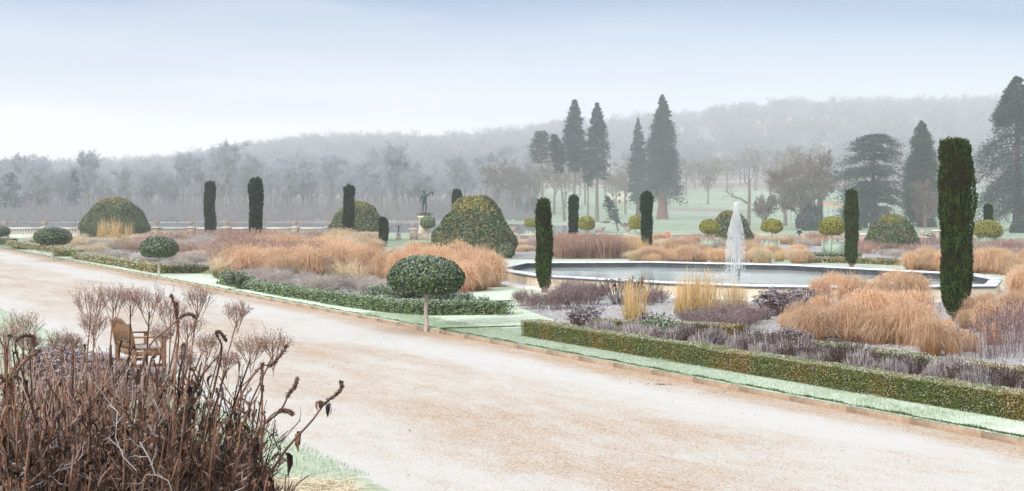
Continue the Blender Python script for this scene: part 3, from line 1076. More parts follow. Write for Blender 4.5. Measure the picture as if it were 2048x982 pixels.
YEWS = [  # px, base py (or None), Y, top py, width px, label
    (1913, 42.0, 284, 74, 'tallest and nearest dark yew column, rising from orange grass at the right'),
    (1703, 80.0, 385, 29, 'slim yew column behind the far rim of the pool, right of the fountain'),
    (1088, 56.5, 404, 35, 'yew column with pointed ragged top standing before the left end of the pool'),
    (1147, 124.0, 394, 20, 'thin yew column among russet stems behind the pool, beside a yellow standard tree'),
    (1294, 103.0, 389, 24, 'straight dark yew column behind the pool, in front of the giant conifer'),
    (914, 150.0, 382, 21, 'yew column whose top alone shows behind the large clipped dome'),
    (698, 128.0, 375, 25, 'yew column standing in front of the middle clipped dome'),
    (512, 120.0, 361, 30, 'taller and right-hand of the pair of yew columns by the left balustrade'),
    (420, 150.0, 366, 26, 'shorter and left-hand of the pair of yew columns by the left balustrade'),
    (767, 122.0, 440, 19, 'short stubby yew column at the right foot of the middle clipped dome'),
    (1977, 125.0, 414, 18, 'small yew column behind the yellow standard tree at the far right'),
]
for i, (px, Y, ty, w, lab) in enumerate(YEWS):
    H = zat(ty, Y)
    Rr = w / 2 * Y / F_PX * .76
    near = Y < 50
    n = 52000 if near else (20000 if Y < 100 else 12000)
    size = (.075 if near else .10) if Y < 100 else .15
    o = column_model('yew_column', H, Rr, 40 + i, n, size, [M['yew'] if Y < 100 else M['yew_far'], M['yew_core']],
                     point=.45 if i in (2, 9) else 0.0, jag=.13 if H > 3 else .2)
    place(o, atY(px, Y, 0), 0, 1, lab, 'clipped yew columns')

# clipped domes
def dome_model(label, Rr, H, seed, n, size, flat=.36, base=.9, mats=None):
    t = thing('clipped_dome', label, 'topiary', group='clipped evergreen domes')
    prof = [(Rr * base * .92, .0), (Rr * .93, H * .12), (Rr * .97, H * .26), (Rr * .90, H * .40), (Rr * .74, H * .60), (Rr * .56, H * .79), (Rr * (flat + .06), H * .92), (Rr * flat * .86, H * .975), (Rr * flat * .45, H * .997), (.02, H)]
    mb = leaf_solid(prof, n, size, seed, lump=.06 * Rr, lf=4.2 / Rr * 2.2, depth=.26, up=.1, loose=.85, core=.93, m=28)
    mb.build('foliage', [M['dome'], M['dome_core']], t)
    # yellower young growth crowning the top
    rng = np.random.RandomState(seed + 5)
    b = MB()
    k = n // 5
    Pp, N_, a = revolve_pts(rng, [(Rr * .64, H * .70), (Rr * .56, H * .79), (Rr * (flat + .06), H * .92), (Rr * flat * .86, H * .975), (Rr * flat * .45, H * .997), (.02, H)], k)
    kp = rng.rand(k) < sstep(H * .74, H * .97, Pp[:, 2] + .12 * H * snoise(Pp, 3.0, seed + 9))
    Pp, N_ = Pp[kp], N_[kp]
    k = len(Pp)
    Pp = Pp + N_ * (snoise(Pp, 7, seed) * .05 + rng.rand(k) * .12)[:, None]
    cards(b, Pp, norm(N_ + rng.randn(k, 3) * .8), rng.randn(k, 3) + [0, 0, .6], size, size * .55, None, 0, .2)
    b.build('young_growth', M['dome_top'], t)
    return t


for px0, px1, ty, Y, fl, lab, n in (
        (157, 302, 397, 158, .34, 'broad clipped dome at the left end, before the balustrade', 20000),
        (655, 776, 405, 150, .32, 'clipped dome behind a yew column, left of the statue', 17000),
        (862, 1035, 396, 98, .30, 'largest and nearest clipped dome, frosted and lumpy, left of the pool', 34000),
        (1412, 1508, 425, 128, .34, 'clipped dome half hidden behind the fountain spray', 9000),
        (1728, 1838, 431, 117, .22, 'rounded clipped dome between the two yew columns at the right', 12000)):
    Rr = (px1 - px0) / 2 * Y / F_PX
    o = dome_model(lab, Rr, zat(ty, Y), px0, n, .17 if Y > 110 else .15, fl)
    o.location = tuple(atY((px0 + px1) / 2, Y, 0))
# low dark skirt of clipped growth at the foot of the largest dome
o = thing('clipped_bush', 'low dark clipped bush tucked against the right foot of the largest dome', 'bush', at(1012, 517))
leaf_solid([(.3, 0), (.52, .25), (.5, .6), (.3, .85), (.02, .9)], 3500, .1, 77, .05, 5, .1).build('foliage', [M['laurel'], M['dome_core']], o)

# lollipop standard trees
def standard_model(Rr, ch, z0, seed, n, size, mats, trunk_r, bark_, dome=.62, asp=.45):
    t = thing('standard_tree', 'x', 'tree')
    H = z0 + ch
    zc = z0 + ch * (1 - dome)
    prof = [(.05, z0 + ch * .06), (Rr * .5, z0 + ch * .015), (Rr * .82, z0 + ch * .09), (Rr * .98, zc - ch * .08), (Rr, zc + ch * .04), (Rr * .93, z0 + ch * .62), (Rr * .74, z0 + ch * .82), (Rr * .42, z0 + ch * .955), (.02, H)]
    mb = leaf_solid(prof, n, size, seed, lump=.045 * Rr, lf=5.5 / Rr, depth=.11 * Rr, up=-.35, loose=.62, core=.86, asp=asp, fold=.3)
    mb.build('crown', mats, t)
    b = MB()
    P = np.array([[[0, 0, -.12], [.012, 0, .12], [.0, .01, z0 * .5], [.015, 0, z0 * .85], [.01, 0, z0 + ch * .35]]])
    tubes(b, P, np.array([[1.25, 1.05, .95, .92, 1.0]]) * trunk_r, 10)
    b.build('trunk', bark_, t)
    return t


STD = [  # px, base py, Y, crown x0, x1, top, bottom, yellow, label
    (852, 40.0, 776, 928, 511, 586, 0, 'nearest lollipop tree, dark glossy leaves, on the lawn by the path channel'),
    (316, 70.8, 279, 356, 473, 514, 0, 'dark lollipop tree second along the path, above the bench'),
    (107, 93.0, 68, 142, 454, 489, 0, 'dark lollipop tree third along the path, near the left edge'),
    (2, 130.0, -20, 19, 451, 473, 0, 'dark lollipop tree cut by the left edge of the photo'),
    (855, 157.0, 840, 871, 431, 456, 2, 'small grey-green lollipop tree in front of the statue pedestal'),
    (1061, 158.0, 1049, 1073, 436, 454, 1, 'tiny yellow-green lollipop tree left of the pointed yew column'),
    (1168, 140.0, 1155, 1190, 432, 459, 1, 'yellow-green lollipop tree right beside a thin yew column'),
    (1270, 140.0, 1257, 1284, 431, 458, 1, 'yellow-green lollipop tree left beside the straight dark yew column'),
    (1419, 114.0, 1399, 1440, 438, 466, 1, 'yellow-green lollipop tree in a planter left of the fountain'),
    (1542, 107.0, 1522, 1565, 438, 464, 1, 'yellow-green lollipop tree in a planter just right of the fountain'),
    (1664, 99.0, 1638, 1689, 433, 470, 1, 'fuller yellow-green lollipop tree in a planter left of a yew column'),
    (1975, 118.0, 1946, 2005, 440, 474, 1, 'yellowest lollipop tree at the far right, with a white trunk'),
]
for i, (px, Y, x0, x1, ty, by, yel, lab) in enumerate(STD):
    Rr = (x1 - x0) / 2 * Y / F_PX
    zt, zb = zat(ty, Y), zat(by, Y)
    n = 14000 if i == 0 else (5200 if i < 3 else 3400)
    size = .085 if i == 0 else (.095 if i < 3 else .12)
    mats = [[M['laurel'], M['yew_core']], [M['laurel_y'], M['box_core']], [M['bush'], M['box_core']]][yel]
    tr = {0: .052, 1: .055, 2: .055}.get(i, .05)
    o = standard_model(Rr, zt - zb, zb, 300 + i * 7, n, size, mats, tr, M['bark_lt'], dome=.6 if yel == 0 else .7)
    place(o, atY((x0 + x1) / 2, Y, 0), 0, 1, lab, 'lollipop standard trees')

# pale green square planters
def planter_model():
    t = thing('square_planter', 'x', 'planter')
    b = MB()
    s = .5
    box(b, -s, s, -s, s, .10, .80)
    box(b, -s - .02, s + .02, -s - .02, s + .02, .78, .84)
    box(b, -s - .015, s + .015, -s - .015, s + .015, .12, .2)
    b.build('tub', M['green_paint'], t)
    for x in (-s, s):
        for y in (-s, s):
            p_ = MB()
            box(p_, x - .06, x + .06, y - .06, y + .06, -.05, .93)
            p_ = p_.build('corner_post', M['green_paint'], t)
            f = MB()
            lathe(f, [(.0, .932), (.03, .932), (.03, .945), (.055, .985), (.045, 1.03), (0, 1.045)], 10, (x, y, 0))
            f.build('finial', M['green_paint'], p_)
    for sg in (-1, 1):
        b = MB()
        beam(b, (-s + .1, sg * (s + .004), .25), (s - .1, sg * (s + .004), .72), .05, .03, (0, 1, 0))
        b.build('brace', M['green_paint'], t)
    b = MB()
    box(b, -s + .04, s - .04, -s + .04, s - .04, .842, .852)
    b.build('soil', M['soil'], t)
    return t


PL = Kind(planter_model())
for px, Y, w, lab in ((1419, 114, 29, 'pale green square planter left of the fountain, in tan grass'), (1541, 107, 31, 'pale green square planter just right of the fountain'),
                   (1668, 99, 41, 'widest pale green square planter, left of the slim yew column'), (1975, 118, 34, 'pale green square planter half hidden at the far right'),
                   (1061, 158, 20, 'small pale green planter left of the pointed yew column'), (1270, 140, 24, 'small pale green planter under the tree by the dark yew column')):
    s_ = w * Y / F_PX / 1.04 * .84
    PL.put(atY(px, Y, 0), .25, s_, lab, 'pale green planters')

# hedges
def hedge(label, q_or_pix, Hh, Wd, n, size, mats, seed, z=0.0, front_only=False, by=None, lump=.02):
    """A clipped box hedge along a polyline on the ground (list of (x, y))."""
    rng = np.random.RandomState(seed)
    pts = np.array(q_or_pix, float)[:, :2]
    for _ in range(3 if len(pts) > 2 else 0):        # rounded bends
        mid = np.stack([pts[:-1] * .75 + pts[1:] * .25, pts[:-1] * .25 + pts[1:] * .75], 1).reshape(-1, 2)
        pts = np.concatenate([pts[:1], mid[1:-1], pts[-1:]])
    seg = np.diff(pts, axis=0)
    L = np.linalg.norm(seg, axis=1)
    mb = MB()
    cum = np.concatenate([[0], np.cumsum(L)])
    tot = cum[-1]
    per = 2 * Hh + Wd
    s = rng.rand(n) * tot
    w = rng.rand(n) * per
    k = np.clip(np.searchsorted(cum, s) - 1, 0, len(L) - 1)
    d = seg[k] / L[k][:, None]
    nrm = np.c_[-d[:, 1], d[:, 0]]
    base = pts[k] + d * (s - cum[k])[:, None]
    off = np.where(w < Hh, -Wd / 2, np.where(w < Hh + Wd, w - Hh - Wd / 2, Wd / 2))
    zz = np.where(w < Hh, w, np.where(w < Hh + Wd, Hh, per - w))
    N_ = np.zeros((n, 3))
    side = (w < Hh) | (w >= Hh + Wd)
    sg = np.where(w < Hh, -1, 1)
    N_[side, :2] = nrm[side] * sg[side][:, None]
    N_[~side, 2] = 1
    Pp = np.c_[base + nrm * off[:, None], zz + z]
    # ends
    e = rng.rand(n) < (Wd * .9 / tot)
    Pp[e, :2] = (pts[0] + (Pp[e, :2] - base[e]) * rng.uniform(-1, 1, e.sum())[:, None])
    N_[e] = [*(-seg[0] / L[0]), 0]
    e2 = rng.rand(n) < (Wd * .9 / tot)
    Pp[e2, :2] = (pts[-1] + (Pp[e2, :2] - base[e2]) * rng.uniform(-1, 1, e2.sum())[:, None])
    N_[e2] = [*(seg[-1] / L[-1]), 0]
    lm = snoise(Pp, 4.5, seed) * lump + snoise(Pp, 14.0, seed + 2) * lump * .6
    Pp = Pp + N_ * (lm + (rng.rand(n) - .72) * size * 1.6)[:, None]
    Pp[:, 2] = np.maximum(Pp[:, 2], z + .01)
    loose = np.where(N_[:, 2:3] > .5, .38, .62)
    cards(mb, Pp, norm(N_ + rng.randn(n, 3) * loose), rng.randn(n, 3) * [1, 1, .6] + [0, 0, .2] * (N_[:, 2:3] < .5), size * (.7 + .6 * rng.rand(n)), size * .62, None, 0, .2)
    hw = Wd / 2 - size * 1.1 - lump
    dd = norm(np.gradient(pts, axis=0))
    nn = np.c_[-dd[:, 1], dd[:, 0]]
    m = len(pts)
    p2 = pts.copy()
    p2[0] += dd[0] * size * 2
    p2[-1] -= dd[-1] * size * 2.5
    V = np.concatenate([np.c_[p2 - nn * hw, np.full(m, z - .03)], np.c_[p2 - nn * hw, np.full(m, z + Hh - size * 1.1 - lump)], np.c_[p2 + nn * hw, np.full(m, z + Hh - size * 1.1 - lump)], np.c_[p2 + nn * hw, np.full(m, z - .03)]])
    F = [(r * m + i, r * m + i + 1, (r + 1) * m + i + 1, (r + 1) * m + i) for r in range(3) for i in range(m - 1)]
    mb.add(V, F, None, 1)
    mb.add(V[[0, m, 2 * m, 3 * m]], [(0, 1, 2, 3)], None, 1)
    o = mb.build('box_hedge', mats)
    return tag(o, label, 'hedge', 'clipped low hedges')


bm_ = [M['box'], M['box_core']]
bf_ = [M['box_far'], M['box_core']]
bl_ = [M['bush'], M['box_core']]


def fromq(lst):
    return [qp(q, p) for q, p in lst]


c0 = at(1044, 673)
q0_ = 15.62 + .24
p0_ = -c0[0] * ST + c0[1] * CT
hedge('longest box hedge, olive and bronze with frosted top, running along the near lawn strip', fromq([(q0_, p0_ + .1), (q0_ + .02, 30), (q0_ + .08, 26), (q0_ + .12, 22), (q0_ + .15, 18), (q0_ + .15, 7)]), .37, .46, 152000, .024, bm_, 5)
hedge('short box hedge end behind the green tuft, inside the near right bed', [at(1200, 668)[:2], at(1350, 672)[:2], at(1480, 682)[:2]], .35, .5, 14000, .032, bm_, 6)
hedge('box hedge in the bed in front of the orange grass, at the right', fromq([(18.35, 26.2), (18.3, 22), (18.3, 9)]), .38, .5, 48000, .03, bm_, 7)
hedge('dark leafy low hedge with lumpy frosted top behind the nearest lollipop tree', [at(1013, 629)[:2], at(930, 629)[:2], at(845, 631)[:2], at(770, 623)[:2], at(655, 606)[:2]], .38, .55, 17000, .055, bl_, 8, lump=.05)
hedge('dark leafy low edging hedge along the lawn left of the lilac twigs', [at(650, 604)[:2], at(560, 590)[:2], at(445, 568)[:2]], .34, .5, 10000, .06, bl_, 9, lump=.06)
hedge('green cross hedge at the foot of the second lollipop tree', [at(418, 546)[:2], at(322, 547)[:2]], .36, .6, 6500, .06, bm_, 10)
hedge('orange-bronze box hedge running behind the second lollipop tree', [at(318, 546)[:2], at(240, 532)[:2], at(153, 518)[:2]], .40, .6, 11000, .065, bf_, 11)
hedge('far bronze box hedge behind the third lollipop tree', [at(152, 512)[:2], at(80, 500)[:2], at(18, 492)[:2]], .42, .6, 8000, .085, bf_, 12)
hedge('green cross hedge at the foot of the third lollipop tree', [at(166, 513)[:2], at(112, 513)[:2]], .36, .6, 3000, .085, bm_, 13)
hedge('thin dark hedge in front of the largest dome, above the orange grass', [at(828, 497)[:2], at(875, 496)[:2], at(930, 498)[:2]], .36, .7, 4500, .1, bl_, 14)
hedge('narrow box hedge behind the pool, right of the fountain', [at(1620, 525)[:2], at(1730, 527)[:2], at(1812, 531)[:2]], .30, .5, 6000, .08, bf_, 15)
hedge('far low hedge line behind the planters', [at(1555, 513)[:2], at(1650, 515)[:2], at(1720, 515)[:2]], .28, .5, 3500, .09, bl_, 16)
hedge('box hedge end at the very left edge of the photo', [at(30, 489)[:2], at(-60, 488)[:2]], .45, .6, 3500, .1, bl_, 17)

# ------------------------------------------------------------------ stonework: balustrade, urns, statue
def baluster_data():
    b = MB()
    lathe(b, [(.07, .0), (.07, .05), (.04, .07), (.04, .1), (.085, .2), (.08, .28), (.04, .42), (.035, .48), (.06, .5), (.06, .55)], 8)
    return b.data('baluster', M['pale_stone'], True)


BAL_D = baluster_data()
BY = 165.0
BH = .95
xs = [x for x in (-55, 10, 89, 165, 240, 313, 383, 453, 522, 590, 660, 738)]


def pier_model():
    t = thing('stone_pier', 'x', 'pier')
    b = MB()
    box(b, -.42, .42, -.42, .42, -.3, .16)
    box(b, -.36, .36, -.36, .36, .155, .88)
    b.build('shaft', M['urn_stone'], t)
    b = MB()
    box(b, -.45, .45, -.45, .45, .88, 1.0)
    b.build('cap', M['pale_stone'], t)
    return t


def urn_model():
    t = thing('stone_urn', 'x', 'urn')
    b = MB()
    lathe(b, [(.0, .0), (.22, .0), (.22, .06), (.12, .1), (.09, .17), (.16, .22), (.33, .36), (.36, .45), (.30, .48), (.38, .53), (.40, .58), (.30, .58), (.26, .5), (0, .46)], 14)
    b.build('bowl', M['urn_stone'], t)
    b = MB()
    rng = np.random.RandomState(4)
    C = rng.randn(120, 3) * [.13, .13, .035] + [0, 0, .57]
    cards(b, C, rng.randn(120, 3) + [0, 0, 1], rng.randn(120, 3), .1, .06)
    b.build('plants', M['lav'], t)
    return t


PIER, URN = Kind(pier_model()), Kind(urn_model())
for i, x in enumerate(xs):
    X_ = (x - 1024) / F_PX * BY
    PIER.put((X_, BY, 0), 0, 1, 'stone pier of the left balustrade, standing between two runs of balusters', 'balustrade piers')
    URN.put((X_, BY, 1.0), rs.rand() * 3, .98, 'weathered stone urn on a pier of the left balustrade', 'stone urns on the left balustrade')
    if i + 1 < len(xs):
        X2 = (xs[i + 1] - 1024) / F_PX * BY
        a_, b2 = X_ + .42, X2 - .42
        t = thing('balustrade', 'pale frosted run of stone balusters between two urn piers', 'balustrade', (X_ + .42, BY, 0), 0, 'balustrade runs along the lake')
        b = MB()
        box(b, 0, b2 - a_, -.18, .18, -.3, .20)
        b.build('plinth', M['pale_stone'], t)
        b = MB()
        box(b, 0, b2 - a_, -.17, .17, BH - .17, BH)
        box(b, .01, b2 - a_ - .01, -.13, .13, BH - .2, BH - .168)
        b.build('handrail', M['pale_stone'], t)
        k = max(2, int((b2 - a_) / .29))
        for j in range(k):
            link('baluster', BAL_D, t, ((j + .5) * (b2 - a_) / k, 0, .201))

# low terrace wall behind the pool on the right
WY = 150.0
walls = [(1040, 1115), (1115, 1198), (1206, 1250), (1258, 1395), (1508, 1580), (1600, 1720), (1840, 1900)]
for x0, x1 in walls:
    X0, X1 = (x0 - 1024) / F_PX * WY, (x1 - 1024) / F_PX * WY
    t = thing('terrace_wall', 'low brown terrace wall with pale frosted coping behind the pool garden', 'wall', (X0, WY, 0), 0, 'low terrace walls behind the pool')
    b = MB()
    box(b, 0, X1 - X0, -.2, .2, -.3, .42)
    b.build('wall', M['urn_stone'], t)
    b = MB()
    box(b, -.03, X1 - X0 - .03, -.26, .26, .42, .52)
    b.build('coping', M['pale_stone'], t)
for px, lab in ((1198, 'stone urn on the terrace wall between two small lollipop trees'), (1252, 'stone urn on the terrace wall left of a lollipop tree'), (1024, 'stone urn showing right of the largest dome')):
    PIER.put(((px + 4 - 1024) / F_PX * WY, WY, -.44), 0, 1, lab.replace('stone urn', 'stone pier carrying an urn').replace(' on the terrace', ' in the terrace'), 'terrace wall piers')
    URN.put(((px + 4 - 1024) / F_PX * WY, WY, .56), 1, 1, lab, 'terrace urns')
# taller wall block left of the rounded dome, gate pier with a ball, square pedestal
def block(name, label, cat, px, Y, w, h, ball=False):
    t = thing(name, label, cat, atY(px, Y, 0))
    b = MB()
    box(b, -w / 2, w / 2, -.4, .4, -.3, h - .12)
    b.build('shaft', M['urn_stone'], t)
    b = MB()
    box(b, -w / 2 - .08, w / 2 + .08, -.48, .48, h - .12, h)
    b.build('cap', M['pale_stone'], t)
    if ball:
        b = MB()
        lathe(b, [(0, h), (.12, h), (.1, h + .06), (.2, h + .12), (.27, h + .28), (.2, h + .45), (0, h + .52)], 14)
        b.build('ball', M['urn_stone'], t)


block('wall_block', 'taller brown stone block with frosted top left of the rounded dome', 'wall', 1728, 140, 2.0, .72)
block('gate_pier', 'stone gate pier topped by a ball, right of the rounded dome', 'pier', 1845, 130, .8, .65, True)
block('stone_pedestal', 'square stone pedestal left of the tallest yew column', 'pedestal', 1876, 132, .9, 1.15)
t = thing('iron_seat', 'dark arched iron seat between the ball pier and the square pedestal', 'seat', atY(1861, 131, 0), -.3)
b = MB()
an = np.linspace(0, pi, 12)
P = np.stack([.42 * np.cos(an), 0 * an, .45 + .42 * np.sin(an)], -1)[None]
tubes(b, P, np.full((1, 12), .04), 6)
box(b, -.42, .42, -.04, .04, .35, .72)
b.build('back', M['iron'], t)
b = MB()
box(b, -.42, .42, -.45, -.045, .38, .44)
b.build('seat', M['iron'], t)
for x in (-.38, .38):
    b = MB()
    box(b, x - .03, x + .03, -.44, -.38, -.1, .379)
    b.build('leg', M['iron'], t)

# lantern posts behind the planters
for px, py, lab in ((1551, 466, 'dark little lantern on a post between two planters'), (1599, 467, 'dark little lantern on a post right of its twin')):
    Y = 150
    z = zat(py, Y)
    t = thing('lantern_post', lab, 'lantern', atY(px, Y, 0), 0, 'small lanterns on posts')
    b = MB()
    box(b, -.07, .07, -.07, .07, -.2, z)
    b.build('post', M['iron'], t)
    b = MB()
    lathe(b, [(.0, z + .001), (.3, z + .001), (.34, z + .06), (.2, z + .1), (.2, z + .28), (.0, z + .28)], 8)
    b.build('lamp_housing', M['iron'], t)
    b = MB()
    lathe(b, [(.0, z + .281), (.42, z + .281), (.1, z + .45), (0, z + .46)], 8)
    b.build('roof', M['slate'], t)

# figures: skin-modifier bodies
def figure(name, joints, edges, radii, mat, parent, loc=(0, 0, 0), s=1.0):
    me = bpy.data.meshes.new(name)
    me.from_pydata([tuple(np.array(j) * s) for j in joints], edges, [])
    o = link(name, me, parent, loc)
    md = o.modifiers.new('skin', 'SKIN')
    for v, r in zip(me.skin_vertices[0].data, radii):
        v.radius = (r * s, r * s)
    me.skin_vertices[0].data[0].use_root = True
    o.modifiers.new('sub', 'SUBSURF').levels = 1
    o.modifiers['sub'].render_levels = 2
    me.materials.append(mat)
    return o


SY = 158.0
ped = thing('statue_pedestal', 'tall pale stone pedestal under the bronze statue', 'pedestal', atY(849, SY, 0))
zt = zat(431, SY)
b = MB()
box(b, -.95, .95, -.95, .95, -.3, .35)
box(b, -.85, .85, -.85, .85, .35, .5)
b.build('base', M['pale_stone'], ped)
b = MB()
lathe(b, [(.66, .5), (.66, .62), (.56, .7), (.56, zt - .3), (.62, zt - .26), (.7, zt - .16), (.7, zt - .02), (.0, zt - .02)], 20)
b.build('drum', M['pool_wall'], ped)
st = thing('bronze_statue', 'dark bronze standing figure with one arm raised, on a pale pedestal', 'statue', atY(849, SY, zt - .02))
Hs = zat(381, SY) - zt - .28
k = Hs / 1.8
J = [(0, 0, .95), (.0, 0, 1.12), (-.01, 0, 1.32), (-.02, 0, 1.46), (-.03, -.01, 1.55), (-.06, -.02, 1.68), (-.06, -.02, 1.78),       # pelvis..head
     (-.20, 0, 1.42), (-.30, .02, 1.16), (-.34, -.08, .92), (-.35, -.1, .84),                                                          # lowered arm
     (.17, 0, 1.44), (.38, -.05, 1.56), (.58, -.08, 1.72), (.65, -.08, 1.76),                                                           # raised arm
     (-.10, 0, .88), (-.11, -.05, .50), (-.13, .0, .10), (-.13, -.12, .03),                                                             # standing leg
     (.10, 0, .88), (.15, -.10, .50), (.10, .05, .12), (.12, -.08, .04)]
E = [(0, 1), (1, 2), (2, 3), (3, 4), (4, 5), (5, 6), (3, 7), (7, 8), (8, 9), (9, 10), (3, 11), (11, 12), (12, 13), (13, 14), (0, 15), (15, 16), (16, 17), (17, 18), (0, 19), (19, 20), (20, 21), (21, 22)]
Rd = [.15, .13, .16, .13, .06, .10, .07, .07, .055, .04, .045, .07, .055, .04, .045, .10, .065, .045, .04, .10, .065, .045, .04]
figure('body', J, E, Rd, M['bronze'], st, (0, 0, .26), k)
b = MB()
rng = np.random.RandomState(9)
prof = [(.0, 0), (.62, 0), (.66, .08), (.5, .2), (.3, .26), (.0, .27)]
lathe(b, prof, 14)
cards(b, rng.randn(60, 3) * [.3, .2, .03] + [.1, 0, .22], rng.randn(60, 3), rng.randn(60, 3), .25, .12)
b.build('rocky_base', M['bronze'], st)
b = MB()
P = np.array([[[.65, -.08, 1.74], [.68, -.08, 1.64], [.66, -.08, 1.5], [.69, -.08, 1.42]]]) * k + [0, 0, .26]
tubes(b, P, np.array([[.05, .09, .05, .02]]) * k, 6)
b.build('hanging_cloth', M['bronze'], st)
b = MB()
lathe(b, [(.13 * k, 0), (.12 * k, .05 * k), (.07 * k, .11 * k), (0, .12 * k)], 10, (-.06 * k, -.02 * k, 1.76 * k + .26))
b.build('helmet', M['bronze'], st)

sf = thing('bowl_bearer_statue', 'small dark figure holding a wide bowl on its head, left of the tall statue', 'statue', atY(797, 155, 0))
zt2 = zat(450, 155)
b = MB()
lathe(b, [(.0, -.2), (.26, -.2), (.26, .1), (.2, .15), (.2, .45), (.24, .5), (0, .5)], 12)
b.build('base', M['urn_stone'], sf)
Hf = zt2 - .5 - .15
k = Hf / 1.8
J2 = [(0, 0, .95), (0, 0, 1.2), (0, 0, 1.45), (0, 0, 1.56), (0, 0, 1.72), (-.19, 0, 1.42), (-.3, 0, 1.62), (-.2, 0, 1.82), (.19, 0, 1.42), (.3, 0, 1.62), (.2, 0, 1.82), (-.08, 0, .85), (-.07, 0, .45), (-.07, 0, .05), (.08, 0, .85), (.07, 0, .45), (.07, 0, .05)]
E2 = [(0, 1), (1, 2), (2, 3), (3, 4), (2, 5), (5, 6), (6, 7), (2, 8), (8, 9), (9, 10), (0, 11), (11, 12), (12, 13), (0, 14), (14, 15), (15, 16)]
figure('body', J2, E2, [.17, .14, .15, .06, .1, .06, .05, .045, .06, .05, .045, .12, .09, .07, .12, .09, .07], M['bronze'], sf, (0, 0, .5), k)
b = MB()
lathe(b, [(0, zt2 - .18), (.1, zt2 - .18), (.36, zt2 - .05), (.4, zt2 + .02), (.3, zt2 + .02), (0, zt2 - .04)], 14)
b.build('bowl', M['urn_stone'], sf)
block('urn_pedestal', 'short stone pedestal under an urn, between the two statues', 'pedestal', 827, 156, .75, zat(457, 156))
URN.put(atY(827, 156, zat(457, 156)), 0, .75, 'brown stone urn between the bowl bearer and the tall statue', 'terrace urns')

# red tub and other small far things
t = thing('litter_bin', 'small bright red bin standing behind the pool, right of the straight yew column', 'bin', atY(1334, 146, 0))
b = MB()
lathe(b, [(.0, -.1), (.20, -.1), (.20, .2), (.24, .25), (.27, .55), (.2, .72), (.0, .74)], 14)
b.build('body', M['red'], t)

# ------------------------------------------------------------------ the bench
def bench():
    t = thing('wooden_bench', 'brown teak bench with curved slatted back, facing the gravel path', 'bench')
    m = M['teak']
    Lb, D = 1.42, .56

    def ybk(z):                                      # back leans away from the sitter
        return D / 2 + max(0, z - .42) * .20
    for sx in (-1, 1):
        x = sx * (Lb / 2 - .035)
        b = MB()
        beam(b, (x, -D / 2, 0), (x, -D / 2, .64), .07, .07, (0, 1, 0))
        b.build('front_leg', m, t)
        b = MB()
        beam(b, (x, D / 2, 0), (x, D / 2, .44), .07, .075, (0, 1, 0))
        beam(b, (x, D / 2 + .002, .438), (x, ybk(.93), .93), .066, .07, (0, 1, 0))
        b.build('rear_leg', m, t)
        b = MB()
        beam(b, (x, -D / 2 - .06, .66), (x, D / 2 + .03, .675), .085, .032)
        b.build('armrest', m, t)
        b = MB()
        beam(b, (x, -D / 2 + .036, .14), (x, D / 2 - .038, .14), .035, .06)
        beam(b, (x, -D / 2 + .036, .37), (x, D / 2 - .038, .36), .035, .09)
        b.build('side_rail', m, t)
    b = MB()
    beam(b, (-Lb / 2 + .072, -D / 2, .37), (Lb / 2 - .072, -D / 2, .37), .035, .09)
    beam(b, (-Lb / 2 + .072, D / 2, .36), (Lb / 2 - .072, D / 2, .36), .035, .09)
    b.build('seat_rails', m, t)
    b = MB()
    for j in range(7):
        y = -D / 2 + .0 + j * .082
        beam(b, (-Lb / 2 + .075 if j > 0 else -Lb / 2 + .075, y, .435), (Lb / 2 - .075, y, .435 - .002 * j), .068, .024)
    b.build('seat', m, t)
    # curved crest rail
    b = MB()
    n = 24
    xs_ = np.linspace(-Lb / 2 + .072, Lb / 2 - .072, n)
    u_ = xs_ / (Lb / 2)
    zt_ = .91 + .11 * np.clip(np.cos(u_ * pi * .62), 0, 1) ** 1.3 - .02 * np.cos(u_ * 2 * pi)
    zb_ = zt_ - .085
    V, Fq = [], []
    for i in range(n):
        for z in (zb_[i], zt_[i]):
            for dy in (-.017, .017):
                V.append((xs_[i], ybk(z) + dy, z))
    for i in range(n - 1):
        a = i * 4
        c = a + 4
        Fq += [(a, c, c + 2, a + 2), (a + 1, a + 3, c + 3, c + 1), (a + 2, c + 2, c + 3, a + 3), (a, a + 1, c + 1, c)]
    Fq += [(0, 2, 3, 1), (n * 4 - 4, n * 4 - 3, n * 4 - 1, n * 4 - 2)]
    b.add(V, Fq)
    b.build('crest_rail', m, t)
    b = MB()
    beam(b, (-Lb / 2 + .07, ybk(.50), .50), (Lb / 2 - .07, ybk(.50), .50), .03, .07)
    b.build('lower_back_rail', m, t)
    for j in range(12):
        x = -Lb / 2 + .12 + j * (Lb - .24) / 11
        zt1 = np.interp(x, xs_, zb_)
        b = MB()
        beam(b, (x, ybk(.535), .535), (x, ybk(zt1) + .001, zt1), .028, .016, (0, 1, 0))
        b.build('back_slat', m, t)
    return t


bn = bench()
bn.location = (-7.02 - .34 + .28, 29.7 + .67 + .1, -.09)
bn.rotation_euler = (0, 0, radians(117))

